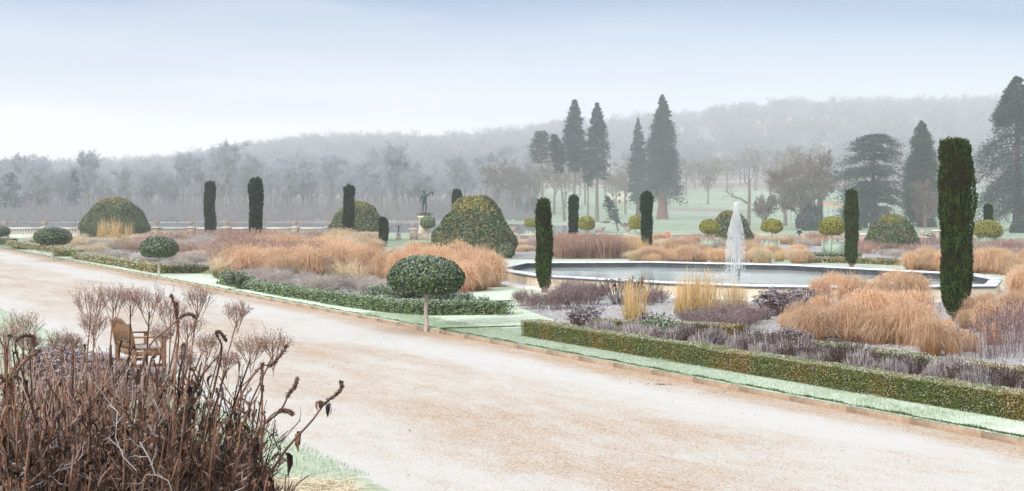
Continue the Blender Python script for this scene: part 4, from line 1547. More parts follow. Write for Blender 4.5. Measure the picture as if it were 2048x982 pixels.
# ------------------------------------------------------------------ grasses and border plants
def blades(mb, rng, n, R0, Hh, out, w, k=6, power=1.7, droop=.35, base_out=.25, lean=(0, 0), mat=0, hvar=.3, wig=.03):
    """n arching blades from a tuft: height Hh, reaching out sideways."""
    a = rng.rand(n) * 2 * pi
    r = R0 * np.sqrt(rng.rand(n))
    o_ = out * (.25 + .75 * rng.rand(n))
    h = Hh * (1 - hvar * rng.rand(n)) * (1 - .25 * (o_ / max(out, 1e-6)) ** 2)
    s = np.linspace(0, 1, k)[None, :]
    dx, dy = np.cos(a)[:, None], np.sin(a)[:, None]
    ro = r[:, None] + o_[:, None] * (base_out * s + (1 - base_out) * s ** power)
    z = h[:, None] * (np.sin(s * pi * (.5 + droop * rng.rand(n)[:, None])))
    wx = rng.randn(n, 1) * wig * np.sin(s * 5 + rng.rand(n, 1) * 6)
    P = np.stack([ro * dx + wx + lean[0] * s ** 2, ro * dy + wx * .5 + lean[1] * s ** 2, z], -1)
    Wd = np.broadcast_to(w * (1 - .75 * s ** 1.5), (n, k)) * (.7 + .6 * rng.rand(n, 1))
    side = norm(np.c_[-np.sin(a) + rng.randn(n) * .5, np.cos(a) + rng.randn(n) * .5, rng.randn(n) * .25])
    ribbons(mb, P, Wd, side, rng.rand(n), mat)


def clump(name, label, cat, mats, fill, seed):
    rng = np.random.RandomState(seed)
    mb = MB()
    fill(mb, rng)
    o = mb.build(name, mats)
    return tag(o, label, cat)


def f_hak(mb, rng):                                  # rounded arching mound, unit height
    blades(mb, rng, 760, .27, .98, .58, .0125, 7, 1.8, .44, .30, (rng.uniform(-.18, .18), rng.uniform(-.1, .1)), hvar=.42, wig=.09)
    blades(mb, rng, 380, .25, 1.06, .40, .010, 7, 2.0, .34, .3, (rng.uniform(-.25, .25), rng.uniform(-.15, .15)), wig=.10)
    blades(mb, rng, 170, .30, .55, .85, .010, 7, 1.3, .50, .4, (rng.uniform(-.2, .2), rng.uniform(-.2, .2)), wig=.16)
    blades(mb, rng, 42, .25, 1.42, .5, .007, 6, 1.4, .1, .5, (rng.uniform(-.1, .1), 0), wig=.07)
    # hazy seed heads caught in the top of the mound
    n = 520
    a, r = rng.rand(n) * 6.28, .52 * np.sqrt(rng.rand(n))
    C = np.c_[r * np.cos(a), r * np.sin(a), .98 - .75 * r ** 1.6 + rng.randn(n) * .06]
    U = np.c_[np.cos(a) * r * 2, np.sin(a) * r * 2, rng.randn(n) * .5] + rng.randn(n, 3) * .4
    cards(mb, C, rng.randn(n, 3) + [0, 0, .6], U, .11, .014, .55 + .35 * rng.rand(n))


def f_reed(mb, rng):                                 # stiff upright feather reed with green foot
    blades(mb, rng, 120, .22, 1.08, .14, .009, 6, 1.3, .02, .7, hvar=.38, wig=.02)
    blades(mb, rng, 20, .2, 1.0, .35, .008, 6, 1.6, .12, .5, hvar=.3, wig=.04)
    blades(mb, rng, 120, .20, .42, .30, .014, 5, 1.8, .3, .2)


def f_fount(mb, rng):                                # evergreen tuft with long lax flower stems
    blades(mb, rng, 420, .16, .55, .62, .014, 6, 1.5, .40, .3, mat=0)
    blades(mb, rng, 150, .12, 1.15, .75, .011, 6, 1.5, .18, .45, mat=1, wig=.04)


def f_tan(mb, rng):
    blades(mb, rng, 620, .26, .95, .62, .0125, 7, 1.5, .36, .4, (rng.uniform(-.2, .2), rng.uniform(-.15, .15)), wig=.05)


def f_twig(mb, rng, n0=26, h=.34, fine=1.0, wd=1.0):              # dense twiggy mound
    a = rng.rand(n0) * 6.28
    r = .22 * np.sqrt(rng.rand(n0))
    P0 = np.c_[r * np.cos(a), r * np.sin(a), np.zeros(n0)]
    d = norm(np.c_[np.cos(a) * (r * 2.6 + .2 * rng.randn(n0)), np.sin(a) * (r * 2.6 + .2 * rng.randn(n0)), np.ones(n0)])
    s = np.linspace(0, 1, 4)[None, :, None]
    P = P0[:, None] + d[:, None] * s * (h * (.8 + .6 * rng.rand(n0)))[:, None, None] + rng.randn(n0, 1, 3) * .04 * s * s
    lv = grow(rng, P, np.full((n0, 4), .008), [
        dict(n=5, t0=.25, ang=(20, 50), len=(.7, 1.15), fall=.2, k=4, up=.25, wob=.10, rr=.8, rmin=.005),
        dict(n=5, t0=.25, ang=(20, 55), len=(.5, .85), fall=.3, k=3, up=.2, wob=.10, rr=.85, rmin=.0045),
        dict(n=3, t0=.3, ang=(25, 60), len=(.35, .65), fall=.3, k=2, up=.1, wob=.1, rr=.9, rmin=.004)])
    for L_ in lv:
        Pn, Rn = L_
        s_ = norm(np.cross(Pn[:, -1] - Pn[:, 0], rng.randn(len(Pn), 3)))
        ribbons(mb, Pn, Rn * 2.2 * wd, s_, rng.rand(len(Pn)))


def f_lav(mb, rng):                                  # low grey mound of short upright sprigs
    n = 900
    a, r = rng.rand(n) * 6.28, .5 * np.sqrt(rng.rand(n))
    h = .75 * np.sqrt(np.maximum(0, 1 - (r / .56) ** 2)) * (.75 + .4 * rng.rand(n))
    base = np.c_[r * .75 * np.cos(a), r * .75 * np.sin(a), h * .25]
    tip = np.c_[r * 1.05 * np.cos(a), r * 1.05 * np.sin(a), h + .18 * rng.rand(n)] + rng.randn(n, 3) * .035
    P = np.stack([base, base * .45 + tip * .55 + rng.randn(n, 3) * .02, tip], 1)
    ribbons(mb, P, np.array([.014, .02, .008])[None] * (.7 + .7 * rng.rand(n, 1)), norm(rng.randn(n, 3) * [1, 1, .3]), rng.rand(n))
    k = 1400
    j = rng.randint(0, n, k)
    f = rng.rand(k, 1) ** .6
    C = P[j, 0] * (1 - f) + P[j, 2] * f + rng.randn(k, 3) * .022
    cards(mb, C, rng.randn(k, 3) + [0, 0, .7], rng.randn(k, 3) + [0, 0, .6], .055, .016, rng.rand(k))


def f_stems(mb, rng, n=150, bush=.34):                # tall thin stems with small seed heads
    a, r = rng.rand(n) * 6.28, bush * np.sqrt(rng.rand(n))
    h = .65 + .4 * rng.rand(n)
    P0 = np.c_[r * np.cos(a), r * np.sin(a), np.zeros(n)]
    P1 = P0 + np.c_[r * .7 * np.cos(a) + rng.randn(n) * .13, r * .7 * np.sin(a) + rng.randn(n) * .13, h]
    P = np.stack([P0, P0 * .5 + P1 * .5 + rng.randn(n, 3) * .015, P1], 1)
    ribbons(mb, P, np.full((n, 3), .011), norm(rng.randn(n, 3) * [1, 1, .1]), rng.rand(n))
    for z_ in (1.0, .86, .72):
        m = rng.rand(n) < (.9 if z_ == 1.0 else .45)
        C = P0[m] * (1 - z_) + P1[m] * z_
        for j in range(4):
            cards(mb, C + rng.randn(len(C), 3) * .008, rng.randn(len(C), 3), rng.randn(len(C), 3), .045, .03, rng.rand(len(C)))


def f_sedum(mb, rng):                                # flat dark heads on thin stems
    n = 60
    a, r = rng.rand(n) * 6.28, .44 * np.sqrt(rng.rand(n))
    h = .86 - .35 * (r / .44) ** 2 + .12 * rng.randn(n)
    P0 = np.c_[r * .45 * np.cos(a), r * .45 * np.sin(a), np.zeros(n)]
    P1 = np.c_[r * 1.2 * np.cos(a), r * 1.2 * np.sin(a), h]
    P = np.stack([P0, P0 * .4 + P1 * .6 + [0, 0, .05], P1], 1)
    tubes(mb, P, np.full((n, 3), .010), 3, rng.rand(n), 1)
    for i in range(n):
        k = 34
        aa, rr = rng.rand(k) * 6.28, .105 * np.sqrt(rng.rand(k)) * (.7 + .5 * rng.rand())
        C = P1[i] + np.c_[rr * np.cos(aa), rr * np.sin(aa), -.9 * rr ** 2 * 5 + rng.rand(k) * .02]
        cards(mb, C, rng.randn(k, 3) * .35 + [0, 0, 1], rng.randn(k, 3) * [1, 1, .2], .05, .045, rng.rand(k), 0)
        P2 = np.stack([np.repeat(P1[i:i + 1] - [0, 0, .12], 7, 0), P1[i] + np.c_[np.cos(np.arange(7)) * .07, np.sin(np.arange(7)) * .07, np.full(7, -.02)]], 1)
        ribbons(mb, P2, np.full((7, 2), .008), norm(rng.randn(7, 3)), None, 1)


def f_leafy(mb, rng):                                # leafy green sub-shrub made of whorled shoots
    n = 70
    a, r = rng.rand(n) * 6.28, .42 * np.sqrt(rng.rand(n))
    h = .35 + .5 * np.sqrt(np.maximum(0, 1 - (r / .46) ** 2)) + .12 * rng.randn(n)
    for i in range(n):
        top_ = np.array([r[i] * 1.2 * cos(a[i]), r[i] * 1.2 * sin(a[i]), max(.15, h[i])])
        k = 46
        f = rng.rand(k) ** .7
        C = np.outer(f, top_ - [0, 0, .0]) * 1.0
        C[:, :2] = top_[:2] * (.55 + .45 * f[:, None])
        C[:, 2] = top_[2] * (.25 + .75 * f)
        aa = np.arange(k) * 2.4
        U = np.c_[np.cos(aa), np.sin(aa), .35 + .9 * (f > .85)]
        C = C + norm(U) * .045
        cards(mb, C, np.c_[-np.cos(aa) * .4, -np.sin(aa) * .4, np.ones(k)], U, .11, .032, np.clip(.25 * rng.rand() + .75 * rng.rand(k), 0, 1), 0, .15)


def variants(name, label, cat, mats, fill, seed, n=3):
    return Kind(*[clump(name, label, cat, mats, fill, seed + i) for i in range(n)])


K = dict(
    hak=variants('ornamental_grass', 'x', 'grass clump', M['hak'], f_hak, 100, 4),
    reed=variants('feather_reed_grass', 'x', 'grass clump', M['reed'], f_reed, 120, 3),
    fount=variants('fountain_grass', 'x', 'grass clump', [M['green_grass'], M['tan']], f_fount, 140, 3),
    tan=variants('tan_grass', 'x', 'grass clump', M['tan'], f_tan, 160, 3),
    rust=variants('russet_perennial', 'x', 'plant', M['rust_stem'], lambda m, r: f_stems(m, r, 170, .42), 180, 3),
    twig=variants('twiggy_shrub', 'x', 'shrub', M['twig'], f_twig, 200, 3),
    lilac=variants('frosted_twiggy_mound', 'x', 'shrub', M['twig_frost'], f_twig, 220, 3),
    lav=variants('lavender', 'x', 'plant', M['lav'], f_lav, 240, 3),
    stems=variants('tall_seedhead_plant', 'x', 'plant', M['twig'], lambda m, r: f_stems(m, r, 30, .5), 260, 3),
    darkst=variants('dark_stemmed_plant', 'x', 'plant', M['dark_stem'], lambda m, r: f_stems(m, r, 150, .42), 270, 2),
    sedum=variants('sedum', 'x', 'plant', [M['sedum'], M['brown_stem']], f_sedum, 280, 3),
    leafy=variants('leafy_bush', 'x', 'bush', M['bush'], f_leafy, 300, 3),
)


def put(kind, px, py, h, label, group, wide=1.0, dz=0.0):
    """A clump whose foot is at pixel (px, py), h metres tall."""
    g = at(px, py)
    g[2] = .01 + dz
    if kind in ('hak', 'tan'):
        h = h * rs.uniform(.74, 1.1)
        wide = wide * rs.uniform(.72, 1.05)
    o = K[kind].put(g, rs.rand() * 6.28, (h * wide, h * wide, h * rs.uniform(.9, 1.06)), label, group)
    if kind in ('hak', 'tan', 'fount', 'reed'):
        o.rotation_euler = (rs.uniform(-.13, .13), rs.uniform(-.13, .13), o.rotation_euler[2])
    return o


# 1. the orange mass left of the pool
G = 'orange grasses massed left of the pool'
for px, py, h in ((958, 581, 1.42), (928, 584, 1.38), (972, 574, 1.35), (900, 578, 1.4), (938, 572, 1.45), (868, 572, 1.42), (905, 566, 1.45), (975, 565, 1.35), (835, 566, 1.42), (870, 560, 1.5), (940, 560, 1.45),
                  (800, 562, 1.4), (768, 558, 1.42), (830, 552, 1.5), (738, 551, 1.38), (790, 548, 1.5), (716, 545, 1.2), (745, 541, 1.45), (900, 552, 1.5), (960, 552, 1.4), (860, 545, 1.5), (918, 543, 1.5)):
    lab = {958: 'orange grass at the rounded right end of the mass beside the pool', 716: 'leftmost small orange grass of the mass left of the pool'}.get(px, 'orange frosted grass within the long mass left of the pool')
    put('hak', px, py, h, lab, G, 1.0)
# dark perennials mixed into the right-hand drift
for px, py, h in ((1675, 645, .95), (1725, 640, .9), (1775, 645, 1.0), (1812, 640, .9), (1660, 620, .8), (1845, 660, .85), (1780, 612, .9), (1600, 640, .6)):
    put('stems', px, py, h, 'thin dark seed stems standing among the orange grasses of the right-hand drift', 'dark stems among the right-hand orange grasses', .8)
# 2. foreground orange grasses around the tallest yew
G = 'orange grasses in front of the pool at the right'
for px, py, h in ((1625, 683, .98), (1600, 668, .82), (1660, 676, .95), (1705, 683, .92), (1755, 688, .95), (1800, 684, .95), (1690, 656, .95), (1640, 640, .8), (1740, 660, 1.0), (1822, 690, .95), (1862, 712, .78), (1905, 712, .62),
                  (1795, 655, 1.05), (1640, 615, .85), (1700, 628, 1.05), (1760, 630, 1.1), (1830, 648, 1.1), (1820, 622, 1.05), (1868, 668, .4), (1893, 664, .42), (1932, 658, .5), (1955, 648, .7), (1880, 700, .6), (1940, 705, .45), (2000, 660, .7), (1990, 690, .5), (1735, 608, .9), (1790, 606, .9), (1972, 664, .7), (1990, 640, .65), (1935, 700, .5),
                  (2030, 640, .75), (2010, 622, .55), (2055, 612, 1.2), (1975, 616, .45), (2045, 660, .7), (1570, 655, .5), (1665, 600, .8)):
    lab = {1625: 'broad low orange grass mound at the left front of the right-hand drift', 1862: 'small rounded orange tuft standing forward of the drift, left of the tallest yew', 1905: 'small orange tuft just left of the foot of the tallest yew',
           1640: 'orange tuft beside the heap of dark frosted stems', 2055: 'tall orange grass at the right edge of the photo by the pool end'}.get(px, 'orange frosted grass in the drift around the foot of the tallest yew')
    put('hak', px, py, h, lab, G, 1.1)
# 3. far right behind the pool corner
G = 'orange grasses behind the right end of the pool'
for px, py, h in ((1822, 541, .95), (1842, 540, 1.0), (1864, 542, 1.0), (1885, 543, 1.0), (1945, 546, 1.05), (1968, 546, 1.05), (1990, 547, 1.1), (2015, 550, 1.1), (2038, 552, 1.1), (1850, 532, 1.05), (1905, 535, 1.05), (1960, 536, 1.05), (2010, 538, 1.1), (2055, 545, 1.1), (2046, 578, 1.1), (2060, 590, 1.1)):
    lab = {1822: 'orange grass at the left end of the row behind the right end of the pool'}.get(px, 'orange frosted grass in the row behind the right end of the pool')
    put('hak', px, py, h, lab, G, 1.15)
# 4. golden feather reeds
G = 'golden feather reed grasses before the pool'
put('reed', 1272, 655, 1.42, 'single narrow golden reed grass left of the fountain, before the pool', G, .85)
put('reed', 1262, 650, 1.3, 'narrow golden reed grass beside its taller twin, left of the fountain', G, .6)
for px, py, h, w in ((1375, 634, 1.28, 1.1), (1395, 632, 1.5, 1.1), (1420, 636, 1.4, 1.1), (1362, 630, 1.1, .9), (1466, 632, 1.12, .9), (1483, 628, 1.0, .9)):
    put('reed', px, py, h, 'golden reed grass in the stand right in front of the fountain' if px < 1450 else 'shorter golden reed grass under the fountain jet', G, w)
# 5. golden stems with green tufts, left of the lilac mounds
G = 'arching green-footed grasses in the left bed'
for px, py, h, lab in ((440, 556, 1.0, 'green-footed arching grass at the left end of the left bed'), (470, 545, .9, 'green-footed arching grass behind its neighbour at the left end of the left bed'), (572, 556, 1.0, 'green-footed arching grass between the two lilac drifts'), (690, 566, .95, 'green-footed arching grass left of the nearest lollipop tree'), (720, 572, .8, 'small green-footed grass close left of the nearest lollipop tree'),
                       (430, 530, 1.0, 'pale green-footed grass right of the second lollipop tree'), (350, 505, .9, 'olive tuft behind the second lollipop tree'), (265, 500, .8, 'olive tuft left of the second lollipop tree'), (200, 505, .7, 'olive tuft beside the bronze hedge'), (1410, 512, 1.0, 'olive tuft under the planter left of the fountain'), (1500, 503, .9, 'olive tuft right of the fountain spray'), (1080, 490, .8, 'olive tuft behind the left end of the pool')):
    put('fount', px, py, h, lab, G, 1.3)
# 6. green leafy bushes
G = 'leafy green bushes in the left bed'
for px, py, h, lab in ((475, 578, .75, 'bright green leafy bush at the left end of the left bed'), (800, 613, .75, 'green leafy bush left of the nearest trunk, behind the leafy hedge'), (760, 607, .6, 'low green leafy bush beside the leafy hedge'), (835, 612, .72, 'green leafy bush directly left behind the nearest trunk'), (890, 614, .65, 'green leafy bush right behind the nearest trunk'), (930, 616, .5, 'low green leafy bush towards the hedge tip'),
                       (965, 620, .4, 'smallest green leafy bush near the hedge tip'), (1326, 682, .62, 'fresh green leafy tuft behind the longest hedge, below the golden reeds'), (1310, 690, .45, 'smaller grey-green tuft behind the longest hedge'), (1393, 652, .4, 'small bright green tuft at the foot of the golden reeds')):
    put('leafy', px, py, h, lab, G, 1.5)
# 7. purple-brown twiggy shrubs before the pool
G = 'dark twiggy shrubs before the pool'
for px, py, h in ((1045, 612, .62), (1075, 618, .72), (1110, 620, .8), (1150, 617, .95), (1180, 610, .95), (1130, 606, .9), (1195, 600, .7), (1160, 600, .85)):
    put('twig', px, py, h, 'purple-brown twiggy shrub in the dark group left of the golden reed', G, 1.15)
for px, py, h, k_ in ((1250, 610, .9, 'darkst'), (1300, 610, .62, 'twig'), (1320, 606, .6, 'twig'), (1285, 604, .75, 'darkst')):
    put(k_, px, py, h, 'dark plant behind the narrow golden reed, close to the pool wall' if k_ == 'darkst' else 'purple-brown shrub right of the narrow golden reed', G, 1.1)
G = 'grey-brown twig mounds under the reeds'
for px, py, h in ((1385, 655, .62), (1420, 662, .72), (1455, 668, .72), (1490, 660, .66), (1510, 648, .58), (1440, 648, .7), (1475, 644, .7)):
    put('twig', px, py, h, 'grey-brown twiggy mound at the foot of the golden reeds', G, 1.25)
G = 'dark frosted stems heaped by the orange grasses'
for px, py, h in ((1535, 622, .62), (1560, 632, .65), (1590, 628, .65), (1615, 618, .6), (1550, 612, .55), (1580, 612, .6), (1530, 640, .35)):
    put('sedum', px, py, h, 'dark frosted flat-headed plant in the heap left of the orange drift', G, 1.5)
G = 'flat-headed sedums in the right bed'
put('sedum', 1175, 662, .62, 'dark flat-headed sedum behind the left end of the longest hedge', G, 1.35)
put('sedum', 1155, 655, .5, 'smaller sedum behind the left end of the longest hedge', G, 1.2)
put('sedum', 1297, 668, .5, 'dark flat-headed sedum right of the narrow golden reed', G, 1.3)
for px, py in ((1570, 690), (1600, 694)):
    put('sedum', px, py, .36, 'frosted sedum below the left front orange mound', G, 1.5)
# 8. grey lavender ribbon between the two box hedges
G = 'grey frosted lavender behind the longest hedge'
for i in range(64):
    f = i / 63.0
    p_ = 32.2 - f * 15.5
    q_ = 16.45 + rs.rand() * (.3 + 1.2 * min(1, f * 2.5))
    X_, Y_ = qp(q_, p_)
    K['lav'].put((X_, Y_, .01), rs.rand() * 6, rs.uniform(.42, .62), 'grey frosted lavender in the ribbon behind the longest hedge', G)
G = 'dark stems behind the longest hedge'
for i in range(34):
    f = rs.rand()
    p_ = 29.5 - f * 13
    q_ = 16.5 + rs.rand() * 1.3
    X_, Y_ = qp(q_, p_)
    K['darkst'].put((X_, Y_, .01), rs.rand() * 6, rs.uniform(.40, .58), 'dark dead perennial among the lavender behind the longest hedge', G)
# 9. tall dark seed heads at the far right
G = 'tall seed heads at the right edge'
for i in range(14):
    px, py = 1955 + rs.rand() * 150, 660 + rs.rand() * 75
    put('stems', px, py, rs.uniform(.75, 1.05), 'tall thin purple-brown seed head plant in frosted soil right of the tallest yew', G, .9)
# 10. lilac frosted mounds in the left bed, front part
G = 'lilac frosted mounds in the left bed'
for i in range(58):
    f = rs.rand()
    px = 475 + f * 400
    py = 563 + f * 42 + rs.uniform(-18, 6)
    put('lilac', px, py, rs.uniform(.42, .68), 'lilac-grey frosted twiggy mound behind the leafy low hedge', G, 1.25)
for px, py, h in ((640, 592, .95), (655, 585, .8), (735, 596, .7), (520, 570, .75)):
    put('lilac', px, py, h, 'taller lilac-grey bush rising from the mounds behind the leafy low hedge', G, 1.0)
# 11. mixed drifts in the left bed
def scatter(poly, n, seed):
    r = np.random.RandomState(seed)
    P = np.array([at(*p_)[:2] for p_ in poly])
    out = []
    lo, hi = P.min(0), P.max(0)
    while len(out) < n:
        c = lo + r.rand(2) * (hi - lo)
        ins, j = False, len(P) - 1
        for i in range(len(P)):
            if (P[i, 1] > c[1]) != (P[j, 1] > c[1]) and c[0] < (P[j, 0] - P[i, 0]) * (c[1] - P[i, 1]) / (P[j, 1] - P[i, 1]) + P[i, 0]:
                ins = not ins
            j = i
        if ins:
            out.append(c)
    return np.array(out)


drift_mid = scatter([(440, 545), (560, 562), (690, 560), (730, 540), (700, 505), (560, 500), (430, 520)], 78, 3)
nm = dict(lilac='lilac-grey mound in the mixed drift behind the lilac front mounds', tan='tan arching grass in the mixed drift behind the lilac mounds', rust='russet dead perennial in the mixed drift behind the lilac mounds', hak='pinkish orange grass in the mixed drift left of the long orange mass')
for c in drift_mid:
    d = snoise(np.array([[c[0], c[1] * .6, 0]]), .32, 12)[0]
    kd = 'tan' if d < -.05 else ('hak' if d < .28 else ('rust' if d < .62 else 'lilac'))
    h = rs.uniform(.9, 1.35)
    K[kd].put((c[0], c[1], .01), rs.rand() * 6, (h * 1.25, h * 1.25, h), nm[kd], dict(tan='tan grasses of the left bed', rust='russet perennials of the left bed', hak='orange grasses of the left bed', lilac='lilac mounds among the left bed grasses')[kd])
drift_l = scatter([(160, 520), (300, 538), (412, 540), (470, 520), (700, 500), (760, 484), (300, 482)], 150, 4)
nm2 = dict(tan='pale tan grass in the far meadow drift before the left balustrade', lilac='grey lilac mound in the far meadow drift behind the bronze hedge', rust='russet dead perennial in the far meadow drift before the balustrade', lav='low grey plant in the far meadow drift behind the bronze hedge')
for c in drift_l:
    d = snoise(np.array([[c[0], c[1] * .5, 0]]), .22, 21)[0]
    front = c[1] < 95
    kd = ('lilac' if d < .3 else 'tan') if front else ('tan' if d < .1 else ('rust' if d < .6 else 'lilac'))
    h = rs.uniform(.5, .75) if front else rs.uniform(.7, 1.1)
    K[kd].put((c[0], c[1], .01), rs.rand() * 6, (h * 2.0, h * 2.0, h), nm2[kd], 'meadow ' + {'tan': 'grasses', 'lilac': 'mounds', 'rust': 'perennials'}[kd] + ' before the left balustrade')
drift_f = scatter([(20, 491), (150, 508), (180, 512), (330, 486), (120, 481)], 34, 5)
for c in drift_f:
    kd = ('tan', 'lilac', 'fount')[rs.randint(3)]
    h = rs.uniform(.5, .8)
    K[kd].put((c[0], c[1], .01), rs.rand() * 6, (h * 2, h * 2, h), {'tan': 'low tan grass behind the third lollipop tree', 'lilac': 'grey twiggy mound behind the third lollipop tree', 'fount': 'olive grass behind the third lollipop tree'}[kd], 'plants behind the third lollipop tree')
for px, py, h in ((205, 486, 2.2), (232, 487, 2.5), (258, 486, 1.9)):
    put('reed', px, py, h, 'tall airy golden grass in front of the left-end dome', 'tall golden grasses before the left dome', .9)
for px, py, h in ((470, 497, 1.3), (490, 499, 1.5), (515, 502, 1.4), (540, 504, 1.3), (480, 510, 1.2), (505, 512, 1.2), (460, 506, 1.2), (560, 508, 1.1)):
    put('rust', px, py, h, 'russet upright perennial around the foot of the taller left yew column', 'russet perennials by the yew pair', 1.5)
for px, py, h in ((680, 500, 1.8), (700, 503, 1.8), (722, 505, 1.5), (660, 505, 1.4), (745, 504, 1.2), (700, 513, 1.4)):
    put('tan', px, py, h, 'long golden grass at the foot of the yew before the middle dome', 'golden grasses before the middle dome', 1.1)
# 12. behind the pool
for i in range(74):
    f = rs.rand()
    px = 1108 + f * 190
    py = 511 + rs.rand() * 7
    put('rust' if f < .62 or rs.rand() < .3 else 'reed', px, py, rs.uniform(.75, 1.4), 'russet upright perennial in the tall band behind the left half of the pool', 'tall perennials behind the pool', 1.0)
for i in range(96):
    px = 1255 + rs.rand() * 370
    py = 511 + rs.rand() * 15 + (px - 1300) * .006
    u_ = rs.rand()
    kd = 'hak' if u_ < .62 else ('tan' if u_ < .85 else 'reed')
    put(kd, px, py, rs.uniform(.45, .95) * (1.1 if kd == 'reed' else 1), {'hak': 'orange grass in the low band behind the pool rim, around the fountain', 'tan': 'straw-coloured grass in the low band behind the pool rim', 'reed': 'golden upright grass in the low band behind the pool rim'}[kd], {'hak': 'orange', 'tan': 'straw', 'reed': 'golden'}[kd] + ' grasses behind the pool rim', rs.uniform(1.0, 1.7))
for c in scatter([(1010, 512), (1300, 505), (1640, 502), (1640, 482), (1010, 480)], 80, 8):
    kd = ('tan', 'rust', 'lilac', 'hak')[rs.randint(4)]
    h = rs.uniform(.5, .9)
    K[kd].put((c[0], c[1], .01), rs.rand() * 6, (h * 2, h * 2, h), {'tan': 'tan grass in the bed between pool and terrace wall', 'rust': 'russet perennial in the bed between pool and terrace wall', 'lilac': 'grey twiggy mound in the bed between pool and terrace wall', 'hak': 'orange tuft in the bed between pool and terrace wall'}[kd], 'plants between the pool and the terrace wall')
for c in scatter([(1720, 520), (1800, 519), (1870, 516), (2100, 520), (2100, 492), (1700, 495)], 60, 9):
    kd = ('rust', 'lilac', 'stems')[rs.randint(3)]
    h = rs.uniform(.5, .85)
    K[kd].put((c[0], c[1], .01), rs.rand() * 6, (h * 2, h * 2, h), {'rust': 'russet perennial in front of the rounded dome', 'lilac': 'lilac-grey mound in front of the rounded dome', 'stems': 'purple seed head plant in front of the rounded dome'}[kd], 'plants in front of the rounded dome')
for k_ in K.values():
    k_.finish()

# litter and frost on the bare soil of the right bed
mb = MB()
c_l = scatter(BED_R, 9000, 44)
P0 = np.c_[c_l, np.full(len(c_l), .012)]
d_ = rs.randn(len(c_l), 3) * [1, 1, .3]
P = np.stack([P0, P0 + norm(d_) * .05 + [0, 0, .015], P0 + norm(d_) * rs.uniform(.06, .16, (len(c_l), 1)) + [0, 0, .02]], 1)
P[:, :, 2] = np.maximum(P[:, :, 2], .011)
ribbons(mb, P, np.tile([.02, .022, .008], (len(P), 1)), norm(rs.randn(len(P), 3) * [1, 1, .3]), rs.rand(len(P)))
tag(mb.build('bed_litter', M['litter']), 'frosted dead leaves and litter on the bare soil of the right bed', 'litter', kind='stuff')
# turf: short blades on the near strip, and the uncut green fringe along the stone edging
mb = MB()
n = 60000
q_ = rs.uniform(14.75, 16.0, n)
p_ = 17 + 26 * rs.rand(n) ** .8
ex = rs.rand(n) < .22
q_[ex] = rs.uniform(15.0, 21, ex.sum())
p_[ex] = rs.uniform(33.8, 48, ex.sum())
Xq, Yq = qp(q_, p_)
h = rs.uniform(.008, .032, n) * np.where(snoise(np.c_[Xq, Yq, 0 * Xq], 5.0, 77) > .55, 1.9, 1)
P0 = np.c_[Xq, Yq, np.full(n, -.004)]
P = np.stack([P0, P0 + np.c_[rs.randn(n) * .014, rs.randn(n) * .014, h]], 1)
ribbons(mb, P, np.tile([.007, .003], (n, 1)), norm(rs.randn(n, 3) * [1, .5, .1]), rs.rand(n), 0)
o = mb.build('lawn_grass', M['turf'])
tag(o, 'short frosted grass blades of the lawn strip', 'grass', kind='stuff')
mb = MB()
n = 26000
p_ = 15 + 110 * rs.rand(n) ** 1.6
cl = .5 + .5 * np.sin(p_ * 2.1) * np.sin(p_ * 5.7 + 1)
Xq, Yq = qp(PQ1 + .075 + rs.rand(n) * .05, p_)
h = rs.uniform(.015, .05, n) * (.5 + .8 * cl)
P0 = np.c_[Xq, Yq, np.full(n, -.012)]
tip = np.c_[rs.randn(n) * .02 - CT * .05 * rs.rand(n), rs.randn(n) * .02 - ST * .05 * rs.rand(n), h]
P = np.stack([P0, P0 + tip * [.5, .5, .9], P0 + tip], 1)
ribbons(mb, P, np.tile([.009, .008, .004], (n, 1)), norm(rs.randn(n, 3) * [.4, 1, .1]), rs.rand(n), 0)
n = 5000
Xq, Yq = qp(PQ1 + .1 + rs.rand(n) * 3.0 * rs.rand(n), PSPLIT + .36 + rs.rand(n) * .06)
P0 = np.c_[Xq, Yq, np.full(n, -.012)]
P = np.stack([P0, P0 + np.c_[rs.randn(n) * .02, rs.randn(n) * .03, rs.uniform(.02, .05, n)]], 1)
ribbons(mb, P, np.tile([.009, .004], (n, 1)), norm(rs.randn(n, 3) * [1, .4, .1]), rs.rand(n), 0)
tag(mb.build('grass_fringe', M['edge_turf']), 'uncut green grass fringe hanging over the stone edging of the path', 'grass', kind='stuff')
# near verge: frosted blades and a patch of dry hay at the foot of the bank
mb = MB()
n = 34000
q_ = 3.4 + 2.75 * rs.rand(n)
p_ = 11 + 24 * rs.rand(n) ** 1.2
Xq, Yq = qp(q_, p_)
P0 = np.c_[Xq, Yq, -.095 + bank(Xq, Yq)]
P = np.stack([P0, P0 + np.c_[rs.randn(n) * .02, rs.randn(n) * .02, rs.uniform(.02, .06, n)]], 1)
keep = snoise(P0, 2.4, 31) + (5.9 - q_) * .9 > -.1
ribbons(mb, P[keep], np.tile([.008, .003], (n, 1))[keep], norm(rs.randn(n, 3) * [1, .5, .1])[keep], rs.rand(n)[keep], 0)
tag(mb.build('verge_grass', M['turf']), 'short frosted grass blades of the verge beside the near border', 'grass', kind='stuff')
mb = MB()
n = 9000
px_ = 480 + 260 * rs.rand(n) ** 1.2
Yh = rs.uniform(14.8, 17.4, n)
Xh = (px_ - 1024) / F_PX * Yh
P0 = np.c_[Xh, Yh, bank(Xh, Yh) - .09]
d_ = rs.randn(n, 3) * [.12, .12, .04] + [0, 0, .13]
P = np.stack([P0, P0 + d_ * .6 + [0, 0, .05], P0 + d_ * [1.4, 1.4, .9]], 1)
ok_ = snoise(P0, 1.8, 5) + (720 - px_) / 300 > .1
